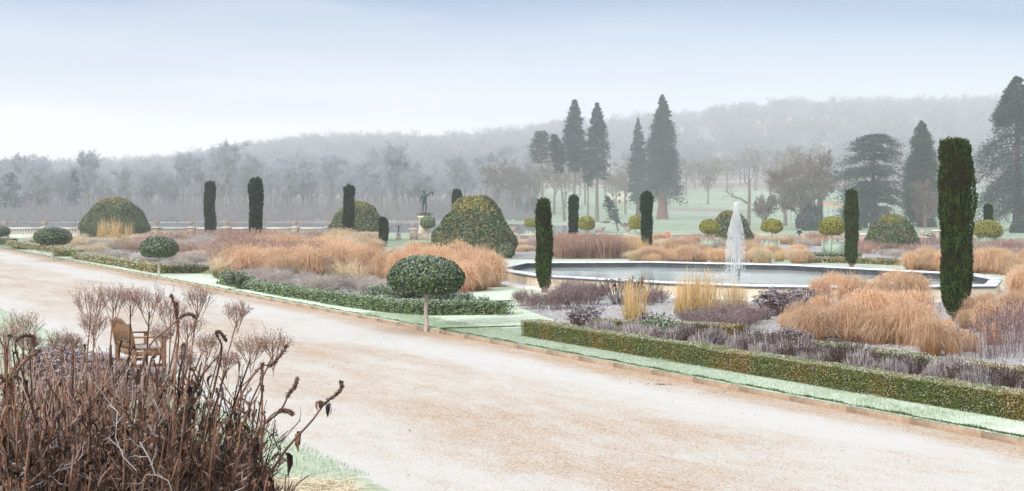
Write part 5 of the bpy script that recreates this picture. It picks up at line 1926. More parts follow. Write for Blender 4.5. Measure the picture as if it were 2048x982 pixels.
ribbons(mb, P[ok_], np.tile([.007, .006, .003], (ok_.sum(), 1)), norm(rs.randn(ok_.sum(), 3)), rs.rand(ok_.sum()), 0)
tag(mb.build('dry_hay', M['hay']), 'pale dry hay-coloured grass at the foot of the near border', 'grass', kind='stuff')
# loose leaves and clods on the gravel by the edging
mb = MB()
c = at(1327, 769, -.1)
C = c + rs.randn(70, 3) * [.16, .08, 0] + [0, 0, .006]
cards(mb, C, rs.randn(70, 3) * .3 + [0, 0, 1], rs.randn(70, 3) * [1, 1, .2], .035, .02, rs.rand(70))
c = at(1425, 785, -.1)
C = c + rs.randn(30, 3) * [.25, .12, 0] + [0, 0, .008]
cards(mb, C, rs.randn(30, 3) * .5 + [0, 0, 1], rs.randn(30, 3) * [1, 1, .3], .035, .014, rs.rand(30))
k = 120
Xq, Yq = qp(rs.uniform(6.2, 14.5, k), rs.uniform(14, 50, k))
cards(mb, np.c_[Xq, Yq, np.full(k, -.09)], rs.randn(k, 3) * .4 + [0, 0, 1], rs.randn(k, 3) * [1, 1, .2], .04, .02, rs.rand(k))
tag(mb.build('fallen_leaves', M['dry_leaf']), 'dark fallen leaves and clods lying on the gravel path', 'leaves', kind='stuff')

# ------------------------------------------------------------------ trees of the park and the woods
def bare_model(seed, H, spread, trunk_r, label, mats, bole=.28, n=(7, 5, 5, 5, 4), ang=45, up=.15, tw=.022, fine=True):
    """A leafless broad tree: bole, spreading limbs, a dome of fine twigs."""
    rng = np.random.RandomState(seed)
    t = thing('bare_tree', label, 'tree')
    s = np.linspace(0, 1, 6)
    P0 = np.zeros((1, 6, 3))
    P0[0, :, 2] = s * H * .62 - .4
    P0[0, :, 0] = np.cumsum(rng.randn(6)) * H * .008
    P0[0, :, 1] = np.cumsum(rng.randn(6)) * H * .008
    R0 = (trunk_r * np.array([1.35, 1, .9, .75, .5, .3]))[None]
    sp = [dict(n=n[0], t0=bole / .62, t1=1.0, ang=(ang - 18, ang + 18), len=(.62 * spread, .85 * spread), fall=.25, k=6, up=up, wob=.14, curve=.10, rr=.55, taper=.3),
          dict(n=n[1], t0=.25, ang=(25, 55), len=(.45, .72), fall=.35, k=5, up=.15, wob=.14, curve=.05, rr=.6, taper=.35, rmin=tw),
          dict(n=n[2], t0=.2, ang=(25, 55), len=(.42, .68), fall=.3, k=4, up=.12, wob=.14, rr=.6, taper=.4, rmin=tw),
          dict(n=n[3], t0=.2, ang=(25, 55), len=(.42, .7), fall=.25, k=3, up=.08, wob=.14, rr=.6, taper=.5, rmin=tw),
          dict(n=n[4], t0=.2, ang=(25, 60), len=(.5, .85), fall=.2, k=2, up=.05, wob=.1, rr=.7, taper=.5, rmin=tw * .8)]
    lv = grow(rng, P0, R0, sp)
    b = MB()
    tubes(b, *lv[0], 8)
    tubes(b, *lv[1], 6)
    b.build('trunk', mats[1], t, smooth=True)
    b = MB()
    tubes(b, *lv[2], 4)
    tubes(b, *lv[3], 3)
    for L_ in lv[4:]:
        emit_branches(b, L_, 0, 3, rng, 9)
    b.build('crown', mats[0], t)
    return t


rs = np.random.RandomState(17)
# woods along the lake shore, left and centre: individual trees in mist
WOOD = Kind(*[bare_model(500 + i, H, sp, .42, 'x', [M['bare_mist'], M['bark']], bl, nn, ag, up_, .075)
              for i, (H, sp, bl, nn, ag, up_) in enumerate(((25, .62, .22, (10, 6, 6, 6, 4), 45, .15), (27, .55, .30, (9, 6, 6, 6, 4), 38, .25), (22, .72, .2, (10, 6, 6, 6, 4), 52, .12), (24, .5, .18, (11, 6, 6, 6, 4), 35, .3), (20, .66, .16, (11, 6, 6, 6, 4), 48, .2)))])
G = 'bare trees of the misty wood along the lake'
for i in range(124):
    f = (i + rs.rand()) / 124
    px = -70 + f * 1150
    Y = rs.choice([590, 640, 700, 770, 850]) + rs.uniform(-24, 24)
    X_ = (px - 1024) / F_PX * Y
    tall = np.interp(px, [-70, 60, 250, 450, 560, 740, 900, 1080], [1.0, 1.0, .98, 1.12, 1.2, 1.25, 1.2, 1.12]) * rs.uniform(.72, 1.06)
    if 440 < px < 480 or 700 < px < 760:
        tall *= 1.08
    WOOD.put((X_, Y, height(X_, Y) - .1), rs.rand() * 6.28, tall, 'leafless tree standing in the misty wood along the far lake shore', G)
# understorey scrub along the shore
rng = np.random.RandomState(61)
mb = MB()
n = 30000
pxs = rng.uniform(-120, 1075, n)
Ys = rng.uniform(440, 800, n)
Xs = (pxs - 1024) / F_PX * Ys
hh = 1.0 + 8.0 * rng.rand(n) ** 2.2 * sstep(450, 640, Ys)
base = np.c_[Xs, Ys, height(Xs, Ys) - .2]
P = np.stack([base, base + np.c_[rng.randn(n) * .5, rng.randn(n) * .5, hh * .6], base + np.c_[rng.randn(n) * 1.3, rng.randn(n) * 1.3, hh]], 1)
ribbons(mb, P, np.tile([.16, .13, .06], (n, 1)), norm(rng.randn(n, 3) * [1, .3, .2]), rng.rand(n))
tag(mb.build('woodland_scrub', M['scrub']), 'tangled brown scrub under the trees along the far shore', 'scrub', kind='stuff')
# wooded hillside: reads as one mass
def low_tree(rng):
    P0 = np.zeros((1, 4, 3))
    P0[0, :, 2] = np.linspace(-1, 12.5, 4)
    R0 = np.array([[.55, .45, .35, .25]])
    lv = grow(rng, P0, R0, [dict(n=9, t0=.35, ang=(22, 62), len=(.6, .9), fall=.25, k=3, up=.22, wob=.14, rr=.6, rmin=.22),
                            dict(n=6, t0=.3, ang=(22, 55), len=(.45, .75), k=3, up=.15, wob=.12, rr=.7, rmin=.18),
                            dict(n=9, t0=.25, ang=(22, 60), len=(.45, .85), k=2, up=.1, wob=.12, rr=.8, rmin=.12)])
    b = MB()
    tubes(b, *lv[0], 3)
    for L_ in lv[1:]:
        P, R = L_
        ribbons(b, P, R * 2, norm(np.cross(P[:, -1] - P[:, 0], rng.randn(len(P), 3))), rng.rand(len(P)))
    return b


proto = []
for i in range(6):
    b = low_tree(np.random.RandomState(900 + i))
    V, A = np.concatenate(b.V), np.concatenate(b.A)
    proto.append((V, A, np.concatenate(b.F4)))
mb = MB()
cnt = 0
rng = np.random.RandomState(71)
spots = []
for k in range(1900):
    px = rng.uniform(-260, 2300)
    lo = 880 if px < 1050 else 900
    Y = lo + (2150 - lo) * rng.rand() ** .75
    spots.append((px, Y))
for px in np.arange(-260, 2300, 11):
    spots.append((px + rng.uniform(-6, 6), rng.uniform(2020, 2120)))
for px, Y in spots:
    X_ = (px - 1024) / F_PX * Y
    V, A, F_ = proto[rng.randint(6)]
    a = rng.rand() * 6.28
    s = rng.uniform(.85, 1.4) * (1.0 if Y > 1100 else .8)
    Rz = np.array([[cos(a), sin(a), 0], [-sin(a), cos(a), 0], [0, 0, 1]])
    Vn = (V @ Rz) * [s * 1.1, s * 1.1, s] + [X_, Y, height(X_, Y)]
    A2 = A.copy()
    A2[:, 1] = np.clip(A2[:, 1] * .5 + rng.rand() * .5, 0, 1)
    mb.add(Vn, F_, A2)
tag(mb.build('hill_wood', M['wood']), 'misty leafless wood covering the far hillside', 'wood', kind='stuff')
# bare trees in the park, middle distance right of centre
MID = Kind(*[bare_model(530 + i, H, sp, .4, 'x', [M['bare_red'], M['bark']], bl, nn, ag, up_, .075)
             for i, (H, sp, bl, nn, ag, up_) in enumerate(((20, .75, .22, (8, 5, 5, 4, 3), 50, .12), (22, .62, .25, (8, 5, 4, 4, 3), 42, .2), (17, .8, .2, (8, 5, 4, 4, 3), 52, .15)))])
G = 'bare trees of the park edge in mist'
for px, Y, s in ((1415, 640, .95), (1370, 720, .9), (1390, 800, 1.0), (1455, 760, 1.0), (1510, 780, 1.1), (1540, 720, 1.0), (1565, 840, 1.2), (1250, 560, .95), (1232, 600, 1.0), (1290, 700, .8), (1345, 850, 1.0), (1430, 870, 1.1), (1600, 780, 1.1), (1640, 860, 1.2), (1690, 800, 1.1),
                 (1740, 860, 1.1), (1790, 880, 1.1), (1880, 820, 1.2), (1900, 880, 1.2), (1960, 860, 1.2), (1480, 860, 1.1), (1300, 820, 1.0), (1260, 760, 1.0), (1210, 690, .9), (1170, 640, 1.0), (1105, 560, 1.1), (1130, 620, 1.1), (1060, 540, 1.0), (1160, 720, 1.0), (1030, 560, 1.1), (995, 520, 1.1), (1020, 640, 1.0), (1085, 680, 1.0)):
    X_ = (px - 1024) / F_PX * Y
    MID.put((X_, Y, height(X_, Y) - .1), rs.rand() * 6.28, s, 'lone spreading bare tree on the far lawn right of the giant conifer' if px == 1415 else 'leafless ruddy-twigged tree at the misty edge of the far park lawn', G)
# the great bare trees behind the fountain
for i, (px, py, ty, Y, sprd, lab, mt) in enumerate(((1640, 462, 270, 340, .66, 'largest bare ruddy tree with ivy on its trunk, behind the planters', 'bare_red'), (1603, 468, 330, 300, .78, 'spreading bare tree with twisted boughs just left of the largest bare tree', 'bare'), (1572, 466, 300, 360, .72, 'bare tree with low spreading boughs, right of the fountain spray', 'bare_red'),
                                               (1530, 466, 370, 320, .8, 'smaller bare tree leaning over the lawn close right of the fountain', 'bare'))):
    X_ = (px - 1024) / F_PX * Y
    zb = float(height(X_, Y)) - .3
    H = zat(ty, Y) - zb
    o = bare_model(560 + i, H * .93, sprd, .42, lab, [M[mt], M['bark']], .2, (10, 6, 6, 5, 4), 48, .14, .045)
    o.location = (X_, Y, zb)
    if i == 0:
        b = MB()
        C = np.c_[rng.randn(1500) * .32, rng.randn(1500) * .32, rng.rand(1500) * H * .3]
        C[:, :2] = norm(C[:, :2]) * (.45 + .12 * rng.rand(1500, 1))
        cards(b, C, C * [1, 1, 0], rng.randn(1500, 3), .3, .2)
        b.build('ivy', M['far_bush'], o)
X_ = (1850 - 1024) / F_PX * 330
zb = float(height(X_, 330)) - .3
o = bare_model(575, (zat(345, 330) - zb) * .95, .62, .34, 'broad low bare tree with twin pale-ruddy trunks between the teardrop conifer and the tallest yew', [M['bare_red'], M['bark_red']], .12, (12, 6, 6, 5, 4), 45, .2, .045)
o.location = (X_, 330, zb)
# dead trunk with one long horizontal bough
Y = 360
X_ = (1497 - 1024) / F_PX * Y
zb = float(height(X_, Y)) - .3
t = thing('dead_tree', 'bare broken dead trunk with one long bough reaching left, above the fountain', 'tree', (X_, Y, zb))
H = zat(332, Y) - zb
rng = np.random.RandomState(81)
P0 = np.array([[[0, 0, 0], [.1, 0, H * .3], [.2, 0, H * .55], [.1, 0, H * .8], [.25, 0, H]]])
b = MB()
tubes(b, P0, np.array([[.5, .38, .32, .2, .08]]), 8)
b.build('trunk', M['bark'], t)
b = MB()
P1 = np.array([[[.1, 0, H * .38], [-1.8, 0, H * .47], [-3.6, .2, H * .5], [-5.2, .3, H * .60]], [[.15, 0, H * .72], [.8, 0, H * .8], [1.1, 0, H * .9], [1.5, .1, H * .97]], [[.15, 0, H * .68], [-.6, 0, H * .74], [-.9, 0, H * .8], [-1.0, 0, H * .86]], [[-3.4, 0, H * .49], [-3.8, 0, H * .56], [-3.9, 0, H * .62], [-4.3, 0, H * .68]]])
R1 = np.array([[.28, .2, .14, .05], [.14, .1, .07, .03], [.12, .08, .06, .03], [.09, .07, .05, .02]])
tubes(b, P1, R1, 6)
lv = grow(rng, P1, R1, [dict(n=7, t0=.4, ang=(30, 70), len=(.25, .5), k=4, wob=.2, up=.2, rr=.5, rmin=.03), dict(n=5, t0=.3, ang=(30, 60), len=(.4, .7), k=3, wob=.2, rr=.6, rmin=.025)])
tubes(b, *lv[1], 3)
emit_branches(b, lv[2], 0, 3, rng, 9)
b.build('bough', M['bark'], t)

# conifers
def conifer(name, label, px, Y, ty, by, prof, n, size, mat, bark_, tr, seed, layers=0, droop=.12, gap=0.0, lean=0.0, asp=.45, cat='tree', nb=None, vs_=.65, sf=.20):
    """Trunk, boughs and foliage; prof is a list of (height fraction, radius in photo pixels left, right)."""
    rng = np.random.RandomState(seed)
    X_ = (px - 1024) / F_PX * Y
    zb = float(height(X_, Y)) - .3
    H = zat(ty, Y) - zb
    t = thing(name, label, cat, (X_, Y, zb))
    pf = np.array(prof, float)
    b = MB()
    s = np.linspace(0, 1, 9)
    xs_ = lean * s ** 1.3
    P = np.stack([xs_, np.zeros(9), s * H * .985], -1)[None]
    tubes(b, P, (tr * np.interp(s, [0, .04, .3, 1], [1.5, 1.1, .85, .12]))[None], 9)
    b.build('trunk', bark_, t)
    hb = pf[0, 0]
    nb = nb or (int(90 + H * 8) if not layers else layers * 9)
    if layers:
        lay = np.clip(np.linspace(hb, .985, layers) + rng.randn(layers) * .35 / layers, hb, .985)
        f = np.repeat(lay, 9) + rng.randn(nb) * .028
    else:
        f = hb + (1 - hb) * rng.rand(nb) ** .75
    f = np.clip(f, hb, .99)
    a = np.arange(nb) * 2.39996 + rng.rand(nb) * .8
    rl, rr = np.interp(f, pf[:, 0], pf[:, 1]), np.interp(f, pf[:, 0], pf[:, 2])
    ca = np.cos(a)
    R = np.where(ca < 0, rl, rr) * np.abs(ca) + (rl + rr) / 2 * (1 - np.abs(ca))
    R = R * Y / F_PX * ((.74 + .36 * rng.rand(nb)) if not layers else (.45 + .75 * rng.rand(nb)))
    k = 6
    ss = np.linspace(0, 1, k)[None, :]
    bx = np.interp(f, s, xs_)
    Pb = np.stack([bx[:, None] + R[:, None] * ss * ca[:, None], R[:, None] * ss * np.sin(a)[:, None],
                   (f * H)[:, None] + R[:, None] * (.14 * ss if not layers else .16 * np.sin(ss * 2.6)) - droop * R[:, None] * ss ** 2 * 2], -1)
    Pb += rng.randn(nb, 1, 3) * .1 * ss[..., None] * R[:, None, None] * .5
    b = MB()
    tubes(b, Pb, np.clip(.02 * R, .035, .22)[:, None] * np.linspace(1, .3, k)[None], 4)
    b.build('boughs', bark_, t)
    w = R ** .75
    w = w / w.sum()
    bi = rng.choice(nb, n, p=w)
    u_ = (.22 + .8 * rng.rand(n) ** .75) if not layers else (.25 + .78 * rng.rand(n) ** .8)
    fi = np.clip(u_, 0, .999) * (k - 1)
    i0 = fi.astype(int)
    fr = (fi - i0)[:, None]
    C = Pb[bi, i0] * (1 - fr) + Pb[bi, i0 + 1] * fr
    spread = (R[bi] * (sf if not layers else .26) * (1.15 - .6 * u_))[:, None]
    off = rng.randn(n, 3) * ([1, 1, vs_] if not layers else [1, 1, .18])
    C = C + off * spread
    out = np.c_[np.cos(a[bi]), np.sin(a[bi]), np.full(n, -.12 if layers else .1)]
    U = out + rng.randn(n, 3) * ([.6, .6, .45] if not layers else [.8, .8, .2])
    Nn = rng.randn(n, 3) * (.6 if layers else .9) + [0, 0, 1.0]
    g = np.clip(rng.rand(nb)[bi] * .55 + rng.rand(n) * .45, 0, 1)
    b = MB()
    cards(b, C, Nn, U, size * (.6 + .8 * rng.rand(n)), size * asp * (.6 + .8 * rng.rand(n)), g, 0, .15)
    b.build('foliage', mat, t)
    return t


c_ = conifer
c_('giant_conifer', 'tallest broad conical conifer with thick reddish trunk, right of its smaller twin', 1325, 500, 188, 438, [(.17, 30, 46), (.28, 38, 38), (.5, 34, 33), (.72, 24, 25), (.88, 12, 14), (1, 2, 2)], 27000, .66, M['con'], M['bark_red'], 1.35, 601, droop=.16, vs_=.95)
c_('giant_conifer', 'smaller conical conifer close left of the tallest one', 1276, 530, 235, 425, [(.16, 16, 18), (.4, 20, 20), (.65, 16, 18), (.85, 9, 9), (1, 1, 1)], 13000, .64, M['con'], M['bark_dark'], .6, 602, droop=.14)
c_('tall_pine', 'tall pine with dense pointed crown on a clean thin trunk, left of its twin', 1149, 480, 198, 428, [(.40, 14, 16), (.52, 25, 24), (.65, 24, 24), (.82, 18, 17), (.93, 9, 9), (1, 3, 3)], 15000, .62, M['con'], M['bark'], .42, 603)
c_('tall_pine', 'tall pine with a narrower ragged pointed crown, right of the dense pine', 1194, 460, 204, 422, [(.36, 14, 22), (.5, 24, 24), (.65, 22, 24), (.8, 16, 18), (.92, 9, 10), (1, 2, 2)], 11000, .62, M['con'], M['bark'], .5, 604)
c_('tall_pine', 'slim pine with an open flat-topped crown, leftmost of the pine group', 1086, 490, 262, 425, [(.62, 16, 14), (.74, 28, 22), (.86, 20, 22), (.95, 14, 16), (1, 8, 8)], 4200, .5, M['con'], M['bark'], .38, 605, lean=-.8, droop=.02)
c_('tall_pine', 'leaning pine with a small rounded crown, second from the left of the pine group', 1129, 440, 268, 424, [(.55, 10, 10), (.72, 16, 15), (.86, 15, 14), (1, 5, 5)], 5000, .5, M['con'], M['bark'], .36, 606, lean=-2.8, droop=.03)
c_('thin_pine', 'thin half-bare pine trunk standing between the two tall pines', 1176, 440, 300, 426, [(.5, 10, 10), (.75, 14, 14), (1, 3, 3)], 900, .75, M['con'], M['bark'], .3, 607)
c_('leaning_conifer', 'small sparse conifer leaning left on the lawn before the tall pines', 1237, 290, 392, 457, [(.25, 14, 8), (.5, 12, 12), (.8, 12, 10), (1, 4, 4)], 1000, .42, M['cedar'], M['bark'], .2, 608, lean=-2.2)
c_('cedar', 'wide layered cedar with dark flat boughs behind the slim yew column', 1747, 330, 266, 460, [(.10, 46, 34), (.25, 64, 50), (.5, 70, 60), (.72, 66, 58), (.88, 54, 56), (1, 22, 46)], 30000, .46, M['cedar'], M['bark_dark'], .62, 609, layers=11, droop=.12, asp=.5)
c_('cedar', 'slim second cedar trunk with a few low boughs, left beside the wide cedar', 1731, 335, 330, 460, [(.12, 44, 20), (.4, 40, 24), (.8, 20, 14), (1, 5, 5)], 3200, .6, M['cedar'], M['bark_dark'], .4, 610, layers=8, droop=.1)
c_('teardrop_conifer', 'dense green teardrop conifer right of the wide cedar', 1843, 345, 240, 462, [(.03, 28, 24), (.15, 34, 32), (.4, 38, 36), (.62, 34, 34), (.8, 25, 25), (.92, 14, 14), (1, 4, 4)], 36000, .42, M['con_g'], M['bark_dark'], .5, 611, droop=.3, vs_=1.2)
c_('cedar', 'huge grey-green cedar filling the right edge of the photo', 2035, 300, 150, 468, [(.05, 66, 70), (.15, 80, 80), (.32, 86, 80), (.5, 82, 80), (.68, 60, 60), (.84, 44, 44), (.94, 20, 22), (1, 6, 6)], 52000, .42, M['cedar'], M['bark_dark'], .8, 612, droop=.34, asp=.45, nb=190, vs_=.8, sf=.15)
# evergreen shrubs and small far conifers
for px, Y, w, h, lab, mt in ((1620, 300, 52, 5.2, 'dark evergreen shrub under the bare trees right of the fountain', 'far_bush'), (1703, 305, 46, 4.6, 'low spreading dark evergreen under the wide cedar', 'far_bush'), (1065, 560, 34, 6.5, 'blue-grey evergreen shrub left of the pine group', 'far_bush'),
                             (2035, 260, 24, 2.6, 'small round evergreen under the right-edge cedar', 'far_bush'), (1035, 590, 24, 5.5, 'smaller blue-grey evergreen shrub at the wood edge', 'far_bush')):
    X_ = (px - 1024) / F_PX * Y
    Rr = w / 2 * Y / F_PX
    t = thing('evergreen_shrub', lab, 'shrub', (X_, Y, float(height(X_, Y)) - .2))
    leaf_solid([(Rr * .8, 0), (Rr, h * .25), (Rr * .85, h * .6), (Rr * .5, h * .88), (.05, h)], 2600, .55, int(px), .14 * Rr, 1.6, .5, core=.75).build('foliage', [M[mt], M['yew_core']], t)
for px, Y, ty, w in ((80, 620, 330, 28), (148, 640, 340, 22), (20, 600, 345, 40)):
    c_('dark_conifer', 'dark rounded conifer rising in the misty wood at the far left', px, Y, ty, 450, [(.2, w * .7, w * .7), (.6, w * .6, w * .6), (.85, w * .4, w * .4), (1, 4, 4)], 1800, 1.2, M['con'], M['bark_dark'], .4, 620 + px)['group'] = 'dark conifers in the left wood'
# far small things: cream lodge, log piles, orange netting
X_ = (1238 - 1024) / F_PX * 640
zl_ = float(height(X_, 640))
t = thing('lodge', 'small cream lodge half hidden behind the trees by the giant conifers', 'building', (X_, 640, zl_))
b = MB()
box(b, -4.5, 4.5, -3, 3, -1, 5.5)
b.build('wall', M['cream'], t)
b = MB()
b.add([(-5, -3.4, 5.51), (5, -3.4, 5.51), (5, 3.4, 5.51), (-5, 3.4, 5.51), (-3, 0, 8), (3, 0, 8)], [(0, 1, 5, 4), (2, 3, 4, 5)])
b.add([(-5, -3.4, 5.51), (5, -3.4, 5.51), (5, 3.4, 5.51), (-5, 3.4, 5.51), (-3, 0, 8), (3, 0, 8)], [(1, 2, 5), (3, 0, 4)])
b.build('roof', M['slate'], t)
for x in (-2.6, 0, 2.6):
    for z in (.6, 3.3):
        b = MB()
        box(b, x - .5, x + .5, -3.04, -3.003, z, z + 1.4)
        b.build('window', M['glass'], t)
for px, Y, n, lab in ((1265, 340, 9, 'heap of frosted logs lying on the lawn left of the giant conifer'), (1205, 400, 5, 'small heap of logs on the lawn under the tall pines')):
    X_ = (px - 1024) / F_PX * Y
    t = thing('log_pile', lab, 'logs', (X_, Y, float(height(X_, Y))))
    for j in range(n):
        b = MB()
        c = rs.randn(3) * [1.2, .5, 0] + [0, 0, .25 + .25 * (j % 3)]
        d = norm(rs.randn(3) * [1, .6, .12]) * rs.uniform(.7, 1.6)
        tubes(b, np.array([[c - d, c + d]]), np.array([[.2, .17]]), 7)
        b.build('log', M['bark'], t)
for px0, px1, Y, py, lab in ((1575, 1612, 420, 407, 'left stretch of orange safety netting behind the bare trees'), (1638, 1685, 430, 406, 'right stretch of orange safety netting behind the ivy-clad trunk')):
    t = thing('safety_netting', lab, 'netting', atY(px0, Y, zat(py + 6, Y)))
    n = 6
    Wn = (px1 - px0) / F_PX * Y
    for j in range(n):
        b = MB()
        x = j * Wn / (n - 1)
        box(b, x - .04, x + .04, -.04, .04, -3.5, 1.1)
        b.build('post', M['bark_dark'], t)
    b = MB()
    xs_ = np.linspace(0, Wn, 20)
    sag = .12 * np.sin(np.linspace(0, pi * (n - 1), 20)) ** 2
    ribbons(b, np.stack([xs_, np.full(20, -.05), .45 - sag + .1 * np.sin(xs_)], -1)[None], np.full((1, 20), .6), np.array([[0, 0, 1.0]]))
    b.build('net', M['orange'], t)

# ------------------------------------------------------------------ the near border at the left
def bxy(px, Y):
    X_ = (px - 1024) / F_PX * Y
    return X_, Y


def umbel_plant(seed, label, px, py, w, Y, lean=0.0, h=None, foot=None):
    """A tall stem with a domed, finely branched seed head; (px, py) is the top of the head, w its width in pixels."""
    rng = np.random.RandomState(seed)
    X_, _ = bxy(px, Y)
    ztop = zat(py, Y)
    Wm = 1.18 * w * Y / F_PX
    fx_ = X_ - lean
    zb = float(bank(fx_, Y)) - .12
    t = thing('seed_head_plant', label, 'dead flower', (fx_, Y, zb), 0, 'tall seed head plants of the near border')
    zs = ztop - zb - Wm * .62
    b = MB()
    s = np.linspace(0, 1, 7)
    P = np.stack([lean * s ** 1.5 + .012 * np.sin(s * 7 + seed), .01 * np.cos(s * 6), s * zs], -1)[None]
    tubes(b, P, np.linspace(.0062, .0038, 7)[None], 5)
    for j in range(5):                               # withered stem leaves
        f = .35 + .12 * j + rng.rand() * .05
        c = np.array([lean * f ** 1.5, 0, f * zs])
        d = norm(rng.randn(3) * [1, 1, .1])
        Pl = np.stack([c, c + d * .05 + [0, 0, .01], c + d * .075 - [0, 0, .05], c + d * .07 - [0, 0, .11]])[None]
        ribbons(b, Pl, np.array([[.006, .016, .014, .003]]), norm(np.cross(d, [0, 0, 1.0]))[None])
    b.build('stem', M['brown_stem'], t)
    hub = P[0, -1]
    nb = 11
    a = np.arange(nb) * 2.4
    dd = .25 + .75 * np.sqrt((np.arange(nb) + .5) / nb)
    tipz = Wm * .34 * (1 - .45 * dd ** 2)
    st_ = hub - np.c_[np.zeros(nb), np.zeros(nb), rng.rand(nb) * Wm * .45]
    en = hub + np.c_[np.cos(a) * dd * Wm * .33, np.sin(a) * dd * Wm * .33, tipz]
    ss = np.linspace(0, 1, 5)[None, :, None]
    Pb = st_[:, None] * (1 - ss) + en[:, None] * ss
    Pb[:, :, :2] += (en - st_)[:, None, :2] * (np.sin(ss * pi) * .12)
    Rb = np.full((nb, 5), .0019)
    lv = grow(rng, Pb, Rb, [dict(n=7, t0=.45, ang=(18, 48), len=(.30, .48), fall=.1, k=3, up=.35, wob=.08, rr=.8, rmin=.0011),
                            dict(n=5, t0=.4, ang=(20, 50), len=(.32, .55), fall=.1, k=2, up=.25, wob=.08, rr=.8, rmin=.0009)])
    b = MB()
    tubes(b, Pb, Rb, 3)
    tubes(b, *lv[1], 3)
    emit_branches(b, lv[2], 0, 3, rng, 9)
    tip = lv[2][0][:, -1]
    m = len(tip)
    cards(b, tip + rng.randn(m, 3) * .003, rng.randn(m, 3), rng.randn(m, 3) + [0, 0, .8], .010, .004, rng.rand(m))
    b.build('seed_head', M['umbel'], t)
    return t


UMB = [(178, 556, 96, 8.6, .02, 'tall brown domed seed head, leftmost of the high row above the bench'), (222, 552, 88, 8.8, .05, 'tall brown domed seed head overlapping the back of the bench'), (258, 566, 62, 9.4, .03, 'small brown domed seed head just above the bench back'), (300, 556, 92, 8.9, .10, 'tall brown domed seed head right of the bench back'),
       (345, 583, 78, 9.2, .06, 'brown domed seed head above the bench armrest'), (398, 563, 66, 8.4, .12, 'tall brown seed head standing clear against the gravel, right of the bench'), (472, 594, 62, 7.9, .20, 'brown seed head standing clear on the gravel, second from the right'), (182, 612, 72, 8.2, -.03, 'brown seed head below the leftmost high one'),
       (372, 616, 74, 8.7, .12, 'brown seed head in front of the bench arm'), (415, 655, 66, 8.0, .18, 'pale brown seed head low on the gravel edge'), (372, 690, 56, 7.8, .1, 'low brown seed head over the bench front leg'), (505, 655, 84, 7.4, .30, 'brown seed head, left of the pair at the right end of the border'), (546, 648, 84, 7.3, .36, 'rightmost brown seed head of the near border'),
       (448, 690, 66, 7.6, .2, 'brown seed head under the pair at the right end'), (40, 612, 80, 8.4, -.04, 'brown seed head at the left edge of the photo'), (120, 648, 68, 8.8, -.02, 'brown seed head above the frosted sedums'), (62, 655, 60, 8.0, 0, 'brown seed head lower at the left edge'), (150, 660, 50, 9.0, .02, 'small brown seed head behind the frosted sedums'), (325, 640, 60, 8.3, .08, 'brown seed head crossing the bench seat'), (10, 640, 70, 7.8, -.05, 'brown seed head cut by the left edge of the photo')]
for i, (px, py, w, Y, ln, lab) in enumerate(UMB):
    umbel_plant(1200 + i, lab, px, py, w, Y, ln)

# curved furry spikes
def spike(label, pts, Y, r, seed):
    """A stem ending in a long bent seed spike; pts are photo pixels from the foot to the tip."""
    P = np.array([[(x - 1024) / F_PX * Y, Y + .05 * math.sin(i * 1.3 + seed), zat(y, Y)] for i, (x, y) in enumerate(pts)])
    k = 26
    t_ = np.linspace(0, len(P) - 1, k)
    i0 = np.clip(t_.astype(int), 0, len(P) - 2)
    f = (t_ - i0)[:, None]
    pm, p0, p1, p2 = P[np.maximum(i0 - 1, 0)], P[i0], P[i0 + 1], P[np.minimum(i0 + 2, len(P) - 1)]
    C = .5 * (2 * p0 + (p1 - pm) * f + (2 * pm - 5 * p0 + 4 * p1 - p2) * f ** 2 + (3 * p0 - pm - 3 * p1 + p2) * f ** 3)
    foot = C[0].copy()
    t = thing('seed_spike', label, 'dead flower', foot, 0, 'bent seed spikes of the near border')
    C = C - foot
    h = int(k * .55)
    b = MB()
    tubes(b, C[None, :h + 1], np.linspace(.0055, .004, h + 1)[None], 5)
    b.build('stem', M['brown_stem'], t)
    b = MB()
    r = r * .62
    rr = r * np.sin(np.linspace(.35, 1, k - h) * pi * .93) ** .4
    tubes(b, C[None, h:], rr[None], 6)
    rng = np.random.RandomState(seed)
    n = 700
    j = rng.randint(h, k, n)
    d = rng.randn(n, 3)
    cards(b, C[j] + norm(d) * r * .85 + rng.randn(n, 3) * .003, rng.randn(n, 3), d + [0, 0, .3], .008, .004, rng.rand(n))
    b.build('spike', M['brown_stem'], t)
    return t


spike('frosted bent seed spike curling right at the left edge, upper of the pair', [(75, 960), (68, 860), (52, 760), (38, 690), (45, 672), (58, 676), (65, 692)], 6.4, .010, 1)
spike('frosted bent seed spike curling right at the left edge, lower of the pair', [(60, 985), (45, 880), (34, 790), (36, 745), (48, 718), (72, 704)], 6.0, .011, 2)
spike('dark thick curved seed spike at the very left edge', [(25, 1000), (18, 900), (8, 840), (14, 800), (8, 770), (0, 752)], 5.6, .011, 3)
spike('thick upright seed spike near the bottom left', [(150, 1000), (148, 960), (143, 920), (139, 890), (137, 878)], 5.4, .013, 4)
spike('dark drooping seed spike right of the bench arm', [(280, 760), (300, 690), (330, 660), (365, 632), (385, 628), (393, 634)], 8.0, .010, 5)
spike('long upright seed spike crossing the bench arm', [(335, 760), (345, 700), (352, 650), (351, 610), (347, 590)], 8.2, .009, 6)
spike('paired upright seed spike right of the bench arm', [(340, 770), (352, 700), (357, 650), (357, 625), (355, 606)], 8.3, .008, 7)
spike('dark hooked seed spike in the middle of the thicket', [(325, 860), (328, 820), (326, 800), (324, 785), (322, 782)], 6.8, .012, 8)
spike('dark club-like seed spike below the bench front leg', [(355, 800), (362, 750), (368, 720), (366, 700), (362, 692)], 7.0, .012, 9)
spike('bent seed spike over the gravel at the right of the border', [(470, 960), (520, 860), (560, 822), (575, 790), (588, 775), (597, 755)], 6.6, .009, 10)
